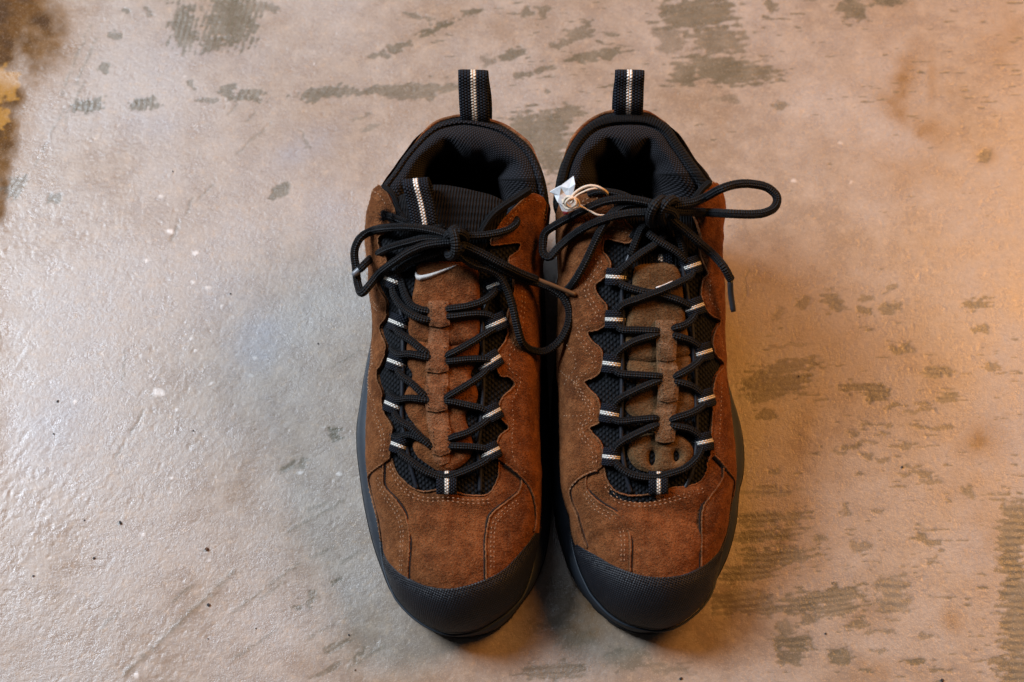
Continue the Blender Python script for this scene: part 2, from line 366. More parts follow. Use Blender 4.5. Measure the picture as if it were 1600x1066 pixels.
# ------------------------------------------------------------------ floor
PATCH = [  # px, py, half w, half h, rotation deg, strength, stripe angle deg (None = plain), stripe period px
    (287, 42, 22, 36, 5, 1, 75, 9), (362, 30, 42, 40, -10, 1, 68, 9), (330, 68, 22, 10, 20, .9, 68, 9), (400, 8, 20, 10, 0, .8, 68, 9),
    (160, 105, 10, 8, 0, 1, None, 0), (178, 57, 8, 8, 0, .9, None, 0), (196, 16, 5, 7, 0, .9, None, 0), (230, 18, 5, 8, 0, .7, None, 0), (426, 15, 9, 6, 30, .8, None, 0),
    (136, 163, 24, 11, 8, 1, 80, 9), (226, 161, 20, 9, 0, 1, 80, 9), (300, 135, 5, 9, 0, .9, None, 0), (352, 141, 14, 8, 0, 1, None, 0),
    (385, 151, 28, 8, 5, 1, 60, 9), (320, 156, 20, 4, 5, .8, None, 0), (505, 145, 45, 10, 8, 1, 50, 10), (590, 140, 60, 8, 4, .9, 30, 8), (690, 138, 60, 7, 2, .85, 25, 8), (650, 143, 40, 12, 0, .8, 25, 9),
    (437, 300, 16, 9, 30, 1, None, 0), (590, 87, 17, 6, 18, .9, None, 0), (626, 72, 18, 6, 18, .9, None, 0), (683, 45, 36, 7, 24, 1, 24, 8), (737, 20, 17, 5, 12, 1, None, 0),
    (652, 25, 16, 4, -15, .8, -20, 6), (660, 30, 18, 3, -10, .7, None, 0), (820, 18, 10, 8, 0, .9, None, 0), (850, 18, 8, 12, 0, .8, None, 0), (806, 86, 22, 8, 14, 1, 14, 7), (905, 50, 22, 12, 20, .85, 10, 8),
    (925, 88, 50, 8, 9, .95, 9, 8), (850, 108, 18, 6, 10, .9, None, 0), (955, 55, 8, 5, 0, .8, None, 0), (880, 68, 18, 5, 8, .8, None, 0), (812, 116, 14, 6, 5, .9, None, 0), (855, 142, 6, 4, 0, .9, None, 0), (772, 92, 10, 5, 10, .7, None, 0), (760, 98, 5, 12, 0, .6, None, 0),
    (1090, 20, 60, 26, 5, 1, 8, 11), (1120, 62, 48, 22, -5, .85, 4, 10), (1128, 108, 62, 22, -5, 1, 5, 9), (1190, 110, 25, 14, -15, .9, 5, 9), (1068, 115, 22, 20, 0, .9, 4, 9), (1045, 60, 18, 22, 20, .6, None, 0),
    (1205, 10, 6, 9, 20, .9, None, 0), (1332, 15, 22, 16, -5, 1.1, None, 0), (1385, 3, 26, 8, 0, 1, None, 0), (1315, 60, 40, 12, 0, 0.0, None, 0),
    (845, 212, 46, 42, 0, 1, 4, 10), (885, 180, 24, 14, 30, .9, 4, 10), (815, 195, 18, 12, 30, .9, 10, 9), (865, 245, 22, 24, 0, .9, 4, 10),
    (476, 215, 3, 16, 40, .6, None, 0), (565, 185, 14, 3, 25, .6, None, 0), (575, 200, 16, 3, 25, .6, None, 0), (1222, 165, 14, 5, 10, .8, None, 0), (1137, 155, 20, 7, 0, .5, None, 0), (1540, 243, 13, 9, 0, .8, None, 0),
    (1255, 473, 9, 9, 0, .8, None, 0), (1218, 492, 8, 14, -20, .5, None, 0), (1300, 470, 14, 18, 0, .9, 0, 10), (1355, 467, 12, 6, 0, .8, None, 0), (1352, 485, 10, 9, 0, .9, None, 0), (1395, 450, 13, 5, 20, .8, None, 0), (1390, 482, 15, 9, 0, .9, 0, 7), (1345, 605, 28, 10, -3, 1, 0, 8), (1372, 614, 18, 11, 0, 1, 0, 8),
    (1525, 475, 26, 9, 5, 1, 2, 7), (1535, 512, 14, 7, -8, 1, None, 0), (1410, 545, 20, 6, 3, .9, None, 0), (1465, 580, 27, 9, 3, .9, 2, 8), (1550, 573, 12, 4, 0, .8, None, 0), (1480, 623, 18, 8, 3, 1, 2, 6), (1215, 598, 50, 20, 0, 1, 2, 9), (1235, 572, 45, 11, 8, .9, 5, 9), (1190, 618, 30, 8, 0, .8, None, 0), (1195, 650, 16, 8, 0, .9, None, 0), (1280, 625, 8, 4, 0, .8, None, 0), (1230, 540, 30, 3, 0, .5, None, 0),
    (1402, 633, 18, 3, 0, .9, None, 0), (1445, 632, 14, 4, 0, .9, None, 0), (1435, 643, 26, 4, 4, .8, None, 0), (1390, 662, 9, 3, 0, .8, None, 0), (1450, 667, 34, 4, 0, .8, None, 0), (1378, 675, 12, 4, 0, .9, None, 0), (1335, 678, 12, 4, 0, .8, None, 0), (1405, 696, 12, 4, 0, .8, None, 0), (1330, 697, 20, 4, 5, .9, None, 0), (1360, 690, 16, 3, 0, .7, None, 0), (1318, 706, 14, 4, 0, .8, None, 0),
    (1355, 713, 12, 4, 0, .8, None, 0), (1380, 718, 14, 4, 10, .8, None, 0), (1210, 735, 9, 5, 0, .8, None, 0), (1345, 740, 8, 5, 0, .8, None, 0), (1430, 741, 22, 4, 0, .8, None, 0), (1450, 752, 16, 4, -8, .8, None, 0), (1425, 730, 12, 3, 0, .8, None, 0), (1513, 769, 9, 8, -30, .9, None, 0),
    (1322, 797, 7, 8, 0, .8, None, 0), (1372, 798, 8, 4, 0, .7, None, 0), (1282, 842, 18, 5, 0, .9, None, 0), (1345, 855, 18, 9, 0, .7, 0, 6), (1445, 840, 8, 16, 30, .9, None, 0), (1458, 849, 10, 4, 0, .9, None, 0), (1470, 861, 6, 4, 0, .8, None, 0), (1455, 873, 12, 3, 0, .7, None, 0),
    (1200, 810, 60, 12, 3, .9, 3, 9), (1190, 838, 60, 10, 4, 1, 4, 9), (1215, 870, 60, 16, 4, 1, 4, 9), (1170, 895, 40, 14, 4, .9, 4, 9), (1205, 768, 40, 8, 3, .6, 3, 9),
    (1290, 932, 68, 14, 7, 1, 7, 9), (1240, 950, 60, 8, 7, .9, 7, 8), (1310, 950, 40, 10, 7, .9, 7, 8), (1160, 940, 50, 18, 6, .7, 6, 10), (1395, 930, 26, 34, 5, .75, 0, 14), (1260, 970, 14, 10, 0, .8, None, 0), (1335, 975, 14, 3, 4, .8, None, 0),
    (1240, 1005, 30, 14, 0, 1, 3, 10), (1232, 1030, 18, 10, 0, .9, None, 0), (1225, 985, 14, 16, 20, .8, None, 0), (1312, 1025, 14, 16, -20, 1, None, 0), (1335, 977, 22, 4, 4, .8, None, 0), (1372, 985, 22, 4, 2, .7, None, 0), (1375, 1017, 13, 4, 0, .8, None, 0), (1430, 1032, 16, 6, 0, 1, None, 0), (1470, 1047, 14, 3, 0, .8, None, 0), (1445, 995, 18, 4, 0, .7, None, 0),
    (1578, 860, 18, 80, 0, 1.1, 0, 11), (1590, 960, 26, 90, 0, 1.1, 0, 11), (1560, 1032, 12, 6, 0, .9, None, 0), (1605, 820, 30, 40, 0, 1.1, 0, 11), (1600, 1060, 40, 40, 0, 1.1, 0, 11),
    (862, 1050, 50, 12, 4, .8, 4, 9), (980, 1030, 30, 18, 0, .6, None, 0), (1045, 1045, 34, 10, 0, .5, 3, 9), (900, 1000, 30, 14, 20, .4, None, 0), (880, 935, 18, 40, 20, .45, None, 0), (860, 975, 30, 10, 10, .5, None, 0),
    (448, 730, 14, 7, 25, .8, 30, 7), (475, 722, 9, 6, 25, .7, None, 0), (524, 678, 12, 8, 20, 1, 25, 6), (488, 935, 14, 8, 35, .8, 35, 6), (525, 908, 8, 5, 35, .8, None, 0), (462, 950, 8, 5, 35, .7, None, 0),
    (525, 1010, 26, 5, 32, .7, 32, 6), (560, 1025, 20, 4, 32, .7, None, 0), (510, 1048, 24, 5, 30, .6, None, 0), (25, 290, 20, 14, 40, .8, 50, 9), (85, 310, 10, 8, 0, .9, None, 0), 
]
LINES = [  # raised or scratched strokes: x0,y0,x1,y1,half width, height
    (196, 1052, 365, 893, 5, 1.0), (445, 834, 535, 783, 3.2, .8), (366, 955, 465, 882, 3, .7), (482, 795, 510, 785, 3, .5), (530, 880, 560, 863, 3, .6), (485, 870, 520, 855, 3, .5), (365, 1030, 430, 985, 3, .5),
    (520, 575, 560, 548, 2.0, .6), (410, 935, 440, 910, 3, .4), (155, 985, 185, 955, 3, .5), (270, 940, 300, 915, 3, .4), (545, 1045, 600, 1008, 3, .6), (475, 1000, 520, 975, 3, .5),
    (370, 240, 425, 192, 2.2, -.5), (355, 180, 372, 163, 2, -.4), (385, 190, 400, 175, 2, -.4), (310, 310, 330, 288, 2.2, -.5), (290, 335, 300, 310, 2, -.4), (180, 715, 225, 640, 1.6, -.6), (190, 610, 195, 545, 2.4, .4),
    (268, 375, 280, 345, 3, -.5), (75, 220, 100, 170, 2, .5), (55, 260, 90, 190, 2, .5), (100, 190, 130, 130, 2.5, .5), (120, 130, 150, 60, 2.5, .5), (95, 150, 140, 40, 2.5, .5), (140, 175, 150, 155, 2, .6),
    (1160, 480, 1170, 420, 2, .0), (1173, 618, 1188, 580, 2, -.5)]
SPECK = [(303, 396, 8), (265, 364, 7), (231, 407, 6), (305, 440, 5), (323, 451, 6), (345, 479, 6), (363, 497, 3), (248, 614, 13), (235, 590, 6), (120, 627, 6), (297, 527, 4), (303, 548, 5), (517, 456, 3), (98, 471, 5), (222, 836, 7), (268, 748, 5), (264, 772, 4), (250, 308, 5), (1316, 222, 5), (1240, 282, 6), (1330, 284, 4), (540, 160, 3), (493, 80, 3), (515, 80, 3), (1590, 20, 3), (395, 560, 5), (275, 640, 5), (215, 1055, 8), (325, 877, 5), (392, 585, 6), (330, 600, 5), (505, 668, 5), (492, 101, 4), (291, 120, 3), (535, 740, 6), (470, 740, 5)]
STAIN_SHADE = [  # soft patches of another tint, incl. shade painted in the top-left corner: px,py,rx,ry,rot,kind 0 blue-grey 1 brown, strength
    (400, 530, 46, 60, -20, 0, .75), (350, 470, 50, 40, 0, 0, .35), (470, 235, 70, 26, 30, 0, .55), (240, 195, 45, 22, 0, 0, .4), (285, 75, 60, 30, 0, 0, .35), (70, 660, 90, 60, 20, 0, .45), (520, 330, 40, 45, 0, 0, .45), (380, 85, 40, 30, 0, 0, .3), (420, 650, 60, 60, 0, 0, .25),
    (1415, 120, 22, 55, -20, 1, .8), (1400, 170, 38, 20, -45, 1, .8), (1450, 200, 40, 22, -40, 1, .8), (1455, 120, 8, 50, 0, 1, .6), (1540, 243, 16, 12, 0, 1, .7), (1530, 690, 40, 30, 20, 1, .6), (1545, 850, 40, 90, 0, 1, .35), (1340, 960, 50, 40, 0, 1, .35), (1490, 970, 16, 18, 0, 1, .7), (1365, 1050, 70, 25, 0, 1, .5), (1420, 265, 50, 40, 0, 1, .4), (1570, 60, 40, 60, 0, 1, .35), (1390, 40, 30, 50, 0, 1, .3), (1250, 400, 80, 60, 0, 1, .2), (1380, 540, 90, 40, 0, 1, .2),
    (900, 960, 50, 60, 0, 1, .8), (1240, 850, 60, 110, 0, 1, .45), (0, 40, 95, 95, 0, 1, 2.4), (0, 190, 42, 90, 0, 1, 2.2), (0, 300, 22, 110, 0, 1, 1.2), (-10, 560, 26, 420, 0, 1, .8), (20, 1010, 70, 60, 0, 1, .35), (95, 60, 30, 80, 20, 1, .6), (1500, 760, 50, 30, 0, 1, .35)]  # corner and left-edge entries put warm shade into the floor colour


def build_floor():
    def axis(lo, hi, step, far):
        core = np.arange(lo, hi + 1e-6, step); out = [lo]; d = step
        left = []
        x = lo
        while x > -far: d *= 1.35; x -= d; left.append(x)
        right = []; x = core[-1]; d = step
        while x < far: d *= 1.35; x += d; right.append(x)
        return np.array(left[::-1] + list(core) + right)
    xs = axis(-36, 36, 0.085, 400); ys = axis(-25, 29, 0.085, 400)
    X, Y = np.meshgrid(xs, ys); Z = np.zeros_like(X)
    P = np.stack([X.ravel(), Y.ravel(), Z.ravel()], 1)
    V = P - CAM; dep = np.maximum(V @ FW, 20.0)
    px = (800 + F * (V @ RT) / dep); py = (533 - F * (V @ UP) / dep)
    far = (np.abs(X.ravel()) > 40) | (np.abs(Y.ravel()) > 34)
    nx = px + 13 * (fbm(px / 16, py / 11, 4, 3) - .5) * 2; ny = py + 9 * (fbm(px / 14 + 40, py / 10, 4, 5) - .5) * 2
    wear = np.zeros(len(P)); ridge = np.zeros(len(P))
    ragged = fbm(px / 9, py / 5, 4, 21)
    for (cx, cy, rx, ry, rot, st, sa, sp) in PATCH:
        if st <= 0: continue
        R = max(rx, ry) * 1.7 + 15
        w = np.where((np.abs(px - cx) < R) & (np.abs(py - cy) < R))[0]
        a = math.radians(-rot); dx = nx[w] - cx; dy = ny[w] - cy
        u = dx * math.cos(a) + dy * math.sin(a); v = -dx * math.sin(a) + dy * math.cos(a)
        q = (np.abs(u / rx) ** 3 + np.abs(v / ry) ** 3) ** (1 / 3)
        f = (1.0 - q) * 3 + (ragged[w] - .5) * 3.2
        if sa is not None:
            b = math.radians(-sa); s = -(px[w]) * math.sin(b) + (py[w]) * math.cos(b)
            s = s + 3 * fbm(px[w] / 30, py[w] / 30, 2, 9)
            stripe = np.sin(2 * math.pi * s / sp)
            f = f + stripe * (0.2 + 0.5 * ragged[w]) - .08
            ridge[w] += np.clip(f, 0, 1) * stripe * 0.5
        m = 1 / (1 + np.exp(-np.clip(f * 7.0, -30, 30)))
        wear[w] = np.maximum(wear[w], m * min(st, 1))
    # short random dashes following the trowel direction, right and top areas and beyond the frame
    dn = fbm(px / 26, py / 4.2, 3, 31); dens = fbm(px / 130, py / 110, 2, 33)
    zone = np.clip((px - 560) / 300, 0, 1) * np.clip(1.2 - np.abs(py - 60) / 260, 0, 1) + np.clip((px - 1150) / 120, 0, 1) * np.clip((py - 380) / 160, 0, 1)
    wear = np.maximum(wear, np.clip((dn - 0.79 + 0.12 * (np.clip(zone, 0, 1) - 0.55) + 0.10 * (dens - .5)) * 16, 0, 0.9) * (zone > 0.05))
    rest = fbm(px / 60, py / 26, 4, 41)
    outm = (px < -20) | (px > 1620) | (py < -20) | (py > 1086)
    wear = np.maximum(wear, np.where(outm & ~far, np.clip((rest - .62) * 12, 0, 1), 0))
    for (x0, y0, x1, y1, hw, ht) in LINES:
        pts = np.stack([px, py], 1); R = hw * 4
        w = np.where((px > min(x0, x1) - R) & (px < max(x0, x1) + R) & (py > min(y0, y1) - R) & (py < max(y0, y1) + R))[0]
        d = pdist(np.stack([nx[w] * .35 + px[w] * .65, ny[w] * .35 + py[w] * .65], 1), np.array([(x0, y0), (x1, y1)]), closed=False)
        ridge[w] += np.exp(-(d / hw) ** 2) * ht * 0.9 * (0.6 + 0.8 * ragged[w])
        wear[w] = np.maximum(wear[w], np.exp(-(d / hw) ** 2) * 0.55 * (ragged[w] > .35))
    blue = np.zeros(len(P)); brown = np.zeros(len(P))
    soft = fbm(px / 30, py / 30, 4, 51)
    for (cx, cy, rx, ry, rot, kind, st) in STAIN_SHADE:
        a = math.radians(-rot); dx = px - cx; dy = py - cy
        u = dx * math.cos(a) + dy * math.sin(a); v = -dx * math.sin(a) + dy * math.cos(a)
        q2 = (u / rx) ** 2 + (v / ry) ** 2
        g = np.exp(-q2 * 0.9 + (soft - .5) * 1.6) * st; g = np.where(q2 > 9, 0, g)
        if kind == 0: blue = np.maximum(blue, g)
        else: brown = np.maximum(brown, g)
    white = np.zeros(len(P))
    for (cx, cy, r) in SPECK:
        r = r * .8
        w = np.where((np.abs(px - cx) < r * 2.5) & (np.abs(py - cy) < r * 2.5))[0]
        d = np.hypot(nx[w] * .6 + px[w] * .4 - cx, (ny[w] * .6 + py[w] * .4 - cy) * 1.1)
        white[w] = np.maximum(white[w], np.clip((r - d) / 3.0 + .4 * (ragged[w] - .5), 0, 1) * (0.5 + 0.8 * ragged[w]))
    # the brushed, pitted relief
    ad = (px * 0.55 - py * 0.83); bd = (px * 0.83 + py * 0.55)     # strokes running steeply, upper left
    leftf = np.clip(1.15 - px / 700, 0, 1)
    rel = leftf * ((fbm(bd / 7.5, ad / 20, 4, 61) - .5) * 1.25 + (fbm(px / 5, py / 5, 2, 63) - .5) * .6) + (fbm(px / 6, py / 5, 3, 65) - .5) * .35
    pits = np.clip((fbm(px / 7, py / 6, 3, 71) - .73) * 9, 0, 1)
    smo = np.clip((fbm(px / 90, py / 70, 3, 91) - .36) * 5, 0.12, 1)
    Zr = rel * smo * 0.019 - wear * 0.014 + ridge * 0.022 - pits * 0.02 + white * 0.012
    Zr[far] = 0
    P[:, 2] = Zr - 0.02
    nxn, nyn = len(xs), len(ys)
    idx = np.arange(nxn * nyn).reshape(nyn, nxn)
    q = np.stack([idx[:-1, :-1], idx[:-1, 1:], idx[1:, 1:], idx[1:, :-1]], -1).reshape(-1, 4)
    me = bpy.data.meshes.new("floor")
    me.vertices.add(len(P)); me.vertices.foreach_set("co", (P / 100).ravel())
    me.loops.add(q.size); me.loops.foreach_set("vertex_index", q.ravel().astype(np.int32))
    me.polygons.add(len(q)); me.polygons.foreach_set("loop_start", np.arange(0, q.size, 4, dtype=np.int32))
    me.polygons.foreach_set("use_smooth", np.ones(len(q), bool))
    me.update(calc_edges=True)
    at = me.color_attributes.new("wear", 'FLOAT_COLOR', 'POINT')
    at.data.foreach_set("color", np.stack([wear, blue, brown, white], 1).ravel())  # brown channel holds brown stains and the painted corner shade
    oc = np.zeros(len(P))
    for (cx, cy, rx, ry) in [(8, 132, 20, 30), (4, 190, 9, 22), (18, 118, 14, 9)]:  # warm glossy highlight in the corner, painted as yellowish patches
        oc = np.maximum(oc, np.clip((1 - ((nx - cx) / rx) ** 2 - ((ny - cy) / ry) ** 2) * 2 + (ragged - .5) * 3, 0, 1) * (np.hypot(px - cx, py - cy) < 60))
    a2 = me.attributes.new("ochre_glint", 'FLOAT', 'POINT'); a2.data.foreach_set("value", oc)
    m = NT("worn_painted_concrete"); co = m.obj()
    A = m.n("ShaderNodeAttribute", attribute_name="wear"); r, g, b = m.sep(A.outputs["Color"]); al = A.outputs["Alpha"]  # r wear, g blue-grey, b brown stains and painted corner shade, alpha white
    n1 = m.noise(co, 9, 4, 0.6); n2 = m.noise(co, 60, 4, 0.65); n3 = m.noise(co, 420, 4, 0.7); n4 = m.noise(co, 1500, 2, 0.7)
    c = m.mix(m.ramp(n1, 0.35, 0.65), c4(0.250, 0.180, 0.122), c4(0.320, 0.278, 0.245))
    c = m.mix(m.math('MULTIPLY', m.ramp(n2, 0.45, 0.75), 0.35), c, c4(0.46, 0.37, 0.29))
    c = m.mix(m.math('MULTIPLY', m.ramp(n2, 0.5, 0.25), 0.25), c, c4(0.25, 0.19, 0.155))
    n5 = m.noise(co, 190, 3, 0.7); c = m.mix(m.math('MULTIPLY', m.ramp(n5, 0.56, 0.68), 0.45), c, c4(0.42, 0.30, 0.20)); c = m.mix(m.math('MULTIPLY', m.ramp(n5, 0.42, 0.32), 0.35), c, c4(0.20, 0.17, 0.155))
    c = m.mix(m.math('MULTIPLY', g, 0.85), c, c4(0.26, 0.245, 0.25))
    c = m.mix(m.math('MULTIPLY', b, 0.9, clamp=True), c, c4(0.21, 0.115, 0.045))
    olive = m.mix(m.ramp(n2, 0.3, 0.7), c4(0.088, 0.074, 0.044), c4(0.145, 0.122, 0.082))
    c = m.mix(m.math('MULTIPLY', r, 0.88), c, olive)
    c = m.mix(m.ramp(b, 0.7, 2.0), c, m.mix(m.ramp(n2, 0.42, 0.6), c4(0.050, 0.021, 0.004), c4(0.10, 0.045, 0.010)))  # deepest brown: corner shade painted into the base colour
    O_ = m.n('ShaderNodeAttribute', attribute_name='ochre_glint'); c = m.mix(O_.outputs['Fac'], c, c4(0.30, 0.15, 0.03))
    c = m.mix(m.math('MULTIPLY', m.ramp(n3, 0.35, 0.65), 0.42), c, m.mix(0.5, c, c4(0.08, 0.06, 0.045)))
    c = m.mix(m.math('MULTIPLY', m.ramp(n4, 0.58, 0.80), 0.6), c, c4(0.60, 0.48, 0.37))
    c = m.mix(m.math('MULTIPLY', al, 0.7), c, c4(0.62, 0.56, 0.51))
    ro = m.math('ADD', 0.14, m.math('ADD', m.math('MULTIPLY', m.ramp(n2, 0.3, 0.7), 0.26), m.math('MULTIPLY', r, -0.03)))
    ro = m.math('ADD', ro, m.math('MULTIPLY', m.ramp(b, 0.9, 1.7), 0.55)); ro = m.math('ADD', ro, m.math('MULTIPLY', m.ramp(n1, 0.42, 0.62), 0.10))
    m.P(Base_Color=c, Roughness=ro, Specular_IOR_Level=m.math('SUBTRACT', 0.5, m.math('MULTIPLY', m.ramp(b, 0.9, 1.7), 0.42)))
    h = m.math('ADD', m.math('MULTIPLY', n3, 0.8), m.math('ADD', m.math('MULTIPLY', n2, 0.7), m.math('MULTIPLY', n4, 0.3)))
    m.P(Normal=m.bump(h, m.math('ADD', 0.25, m.math('MULTIPLY', m.ramp(n1, 0.4, 0.65), 0.4)), 0.0009))
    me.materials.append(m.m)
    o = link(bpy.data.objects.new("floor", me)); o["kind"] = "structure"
    return o


build_floor()


# ------------------------------------------------------------------ a shoe's last: one smooth surface with its own flat pattern coordinates
class Last:
    Z0 = 1.7

    def __init__(s, base_px, mid_px, ytoe, yheel, hy, nn):
        s.hy = hy; s.nn = nn
        B = catmull(np.array([unp(x, y, s.Z0)[:2] for x, y in base_px]), 6, True)
        if True:
            C_ = B.mean(0); nB = np.roll(B, -1, 0) - np.roll(B, 1, 0); nB = np.stack([nB[:, 1], -nB[:, 0]], 1); nB /= np.linalg.norm(nB, axis=1, keepdims=True)
            if ((B - C_) * nB).sum() < 0: nB = -nB
            w_ = np.clip((B[:, 1] - (B[:, 1].min() + 2.0)) / 4.0, 0, 1)
            B = B - nB * (0.12 + 0.80 * w_)[:, None]
        s.base = B
        M = []
        for x, y in mid_px:
            z = 8.0
            for _ in range(6):
                p = unp(x, y, z); z = s.Z0 + .75 * (s.h(p[1]) - s.Z0)
            M.append(p[:2])
        M = catmull(np.array(M), 6, False); nM = np.gradient(M, axis=0); nM = np.stack([nM[:, 1], -nM[:, 0]], 1); nM /= np.linalg.norm(nM, axis=1, keepdims=True)
        if ((M - M.mean(0)) * nM).sum() < 0: nM = -nM
        M = M - nM * np.interp(M[:, 1], [-9.0, -4.0, 3.0, 5.0], [.68, .46, .30, -.04])[:, None]; s.mid = M
        ymin, ymax = B[:, 1].min(), B[:, 1].max()
        it, ih = B[:, 1].argmin(), B[:, 1].argmax()
        # centre line
        def side_x(poly, y, left):
            best = None
            n = len(poly)
            for i in range(n):
                a, b = poly[i], poly[(i + 1) % n]
                if (a[1] - y) * (b[1] - y) <= 0 and a[1] != b[1]:
                    x = a[0] + (b[0] - a[0]) * (y - a[1]) / (b[1] - a[1])
                    if best is None or (x < best if left else x > best): best = x
            return best
        s.yt = ymin + ytoe; s.yh = ymax - yheel
        s.nt = 150; ts = np.linspace(s.yt, s.yh, s.nt); s.ts = ts
        bl = np.array([side_x(B, t, True) for t in ts]); br = np.array([side_x(B, t, False) for t in ts])
        mc = M[:, 1]
        def mid_x(t, left):
            cand = []
            for i in range(len(M) - 1):
                a, b = M[i], M[i + 1]
                if (a[1] - t) * (b[1] - t) <= 0 and a[1] != b[1]:
                    cand.append(a[0] + (b[0] - a[0]) * (t - a[1]) / (b[1] - a[1]))
            c = (np.interp(t, ts, bl) + np.interp(t, ts, br)) / 2
            cand = [x for x in cand if (x < c) == left]
            return (min(cand) if left else max(cand)) if cand else None
        c = (bl + br) / 2
        k = np.ones(9) / 9; cp = np.pad(c, 4, mode='edge'); s.c = np.convolve(cp, k, 'valid')
        # sections: list of (apex xy, dir xy, R base, R mid or None, h, n, domain pos)
        nf = 60; secs = []
        T = np.array([s.c[0], s.yt]); H = np.array([s.c[-1], s.yh])
        def radial(poly, O, ang):
            d = np.array([math.cos(ang), math.sin(ang)]); best = None
            A = poly; Bq = np.roll(poly, -1, 0); e = Bq - A
            den = d[0] * e[:, 1] - d[1] * e[:, 0]
            with np.errstate(divide='ignore', invalid='ignore'):
                w = A - O; t = (w[:, 0] * e[:, 1] - w[:, 1] * e[:, 0]) / den; u = (w[:, 0] * d[1] - w[:, 1] * d[0]) / den
            ok = (t > 0) & (u >= 0) & (u <= 1)
            return t[ok].max() if ok.any() else None
        def radial_open(poly, O, ang):
            d = np.array([math.cos(ang), math.sin(ang)]); A = poly[:-1]; e = poly[1:] - A
            den = d[0] * e[:, 1] - d[1] * e[:, 0]
            with np.errstate(divide='ignore', invalid='ignore'):
                w = A - O; t = (w[:, 0] * e[:, 1] - w[:, 1] * e[:, 0]) / den; u = (w[:, 0] * d[1] - w[:, 1] * d[0]) / den
            ok = (t > 0) & (u >= 0) & (u <= 1)
            return t[ok].max() if ok.any() else None
        for i in range(s.nt):            # right side, toe -> heel
            x = mid_x(ts[i], False); secs.append((s.c[i], ts[i], 0.0, br[i] - s.c[i], None if x is None else x - s.c[i], s.c[i], ts[i]))
        for k_ in range(1, nf):          # heel fan, 0..180
            a = math.pi * k_ / nf; secs.append((H[0], H[1], a, radial(B, H, a), radial_open(M, H, a), None, None))
        for i in range(s.nt - 1, -1, -1):
            x = mid_x(ts[i], True); secs.append((s.c[i], ts[i], math.pi, s.c[i] - bl[i], None if x is None else s.c[i] - x, None, None))
        for k_ in range(1, nf):          # toe fan 180..360
            a = math.pi + math.pi * k_ / nf; secs.append((T[0], T[1], a, radial(B, T, a), None, None, None))
        N = len(secs); s.N = N; s.nf = nf
        kf = np.full(N, np.nan); nv = np.zeros(N)
        for i, q in enumerate(secs):
            n = s.n(q[1]); nv[i] = n
            fac = (1 - .75 ** n) ** (1 / n)
            if q[4] is not None: kf[i] = (q[4] / (q[3] * fac) - 1) / .75
        toe_fan = np.arange(N) >= 2 * s.nt + nf - 1
        kf[toe_fan] = -0.02
        bad = np.isnan(kf); ii = np.arange(N)
        kf[bad] = np.interp(ii[bad], ii[~bad], kf[~bad])
        K = np.hanning(31); K /= K.sum(); kp = np.concatenate([kf[-15:], kf, kf[:15]]); kf = np.convolve(kp, K, 'valid')
        Rb = np.array([q[3] for q in secs]); K2 = np.hanning(7); K2 /= K2.sum(); Rb = np.convolve(np.concatenate([Rb[-3:], Rb, Rb[:3]]), K2, 'valid')
        s.R = Rb; s.nq = 90
        s.G = np.zeros((N, s.nq, 3)); s.L = np.zeros(N); s.ZT = np.zeros((N, s.nq))
        th = np.linspace(0, 1, 600)
        for i, q in enumerate(secs):
            n = nv[i]; tt = np.concatenate([np.linspace(0, 1, 400), 1 - np.geomspace(1, 1e-5, 300)]); tt = np.unique(tt)
            lat = tt; zz = (1 - np.clip(lat, 0, 1) ** n) ** (1 / n)
            x = Rb[i] * lat * (1 + kf[i] * zz * np.clip(lat * 1.3, 0, 1)); z = s.Z0 + (s.h(q[1]) - s.Z0) * zz
            d = np.r_[0, np.cumsum(np.hypot(np.diff(x), np.diff(z)))]
            s.L[i] = d[-1]; qq = np.linspace(0, d[-1], s.nq)
            xx = np.interp(qq, d, x); z2 = np.interp(qq, d, z)
            s.G[i, :, 0] = q[0] + xx * math.cos(q[2]); s.G[i, :, 1] = q[1] + xx * math.sin(q[2]); s.G[i, :, 2] = z2
            s.ZT[i] = (z2 - s.Z0) / (s.h(q[1]) - s.Z0)
        s.L = np.convolve(np.concatenate([s.L[-15:], s.L, s.L[:15]]), K, 'valid')
        s.ang = np.array([q[2] for q in secs]); s.tsec = np.array([q[1] for q in secs])
        # raycast mesh
        V = s.G.reshape(-1, 3); Fc = []
        for i in range(N):
            j = (i + 1) % N
            a = i * s.nq; b = j * s.nq
            for k_ in range(s.nq - 1):
                Fc.append((a + k_, a + k_ + 1, b + k_ + 1, b + k_))
        s.V = V; s.Fc = Fc
        s.dom = np.zeros((N * s.nq, 2))
        qn = np.linspace(0, 1, s.nq)
        for i in range(N):
            s.dom[i * s.nq:(i + 1) * s.nq, 0] = qn * s.L[i] * math.cos(s.ang[i])
            s.dom[i * s.nq:(i + 1) * s.nq, 1] = s.tsec[i] + qn * s.L[i] * math.sin(s.ang[i])
        s.bvh = BVHTree.FromPolygons([tuple(v) for v in V], [f for f in Fc])

    def h(s, y): return float(np.interp(y, s.hy[0], s.hy[1])) if np.isscalar(y) else np.interp(y, s.hy[0], s.hy[1])
    def n(s, y): return float(np.interp(y, s.nn[0], s.nn[1]))

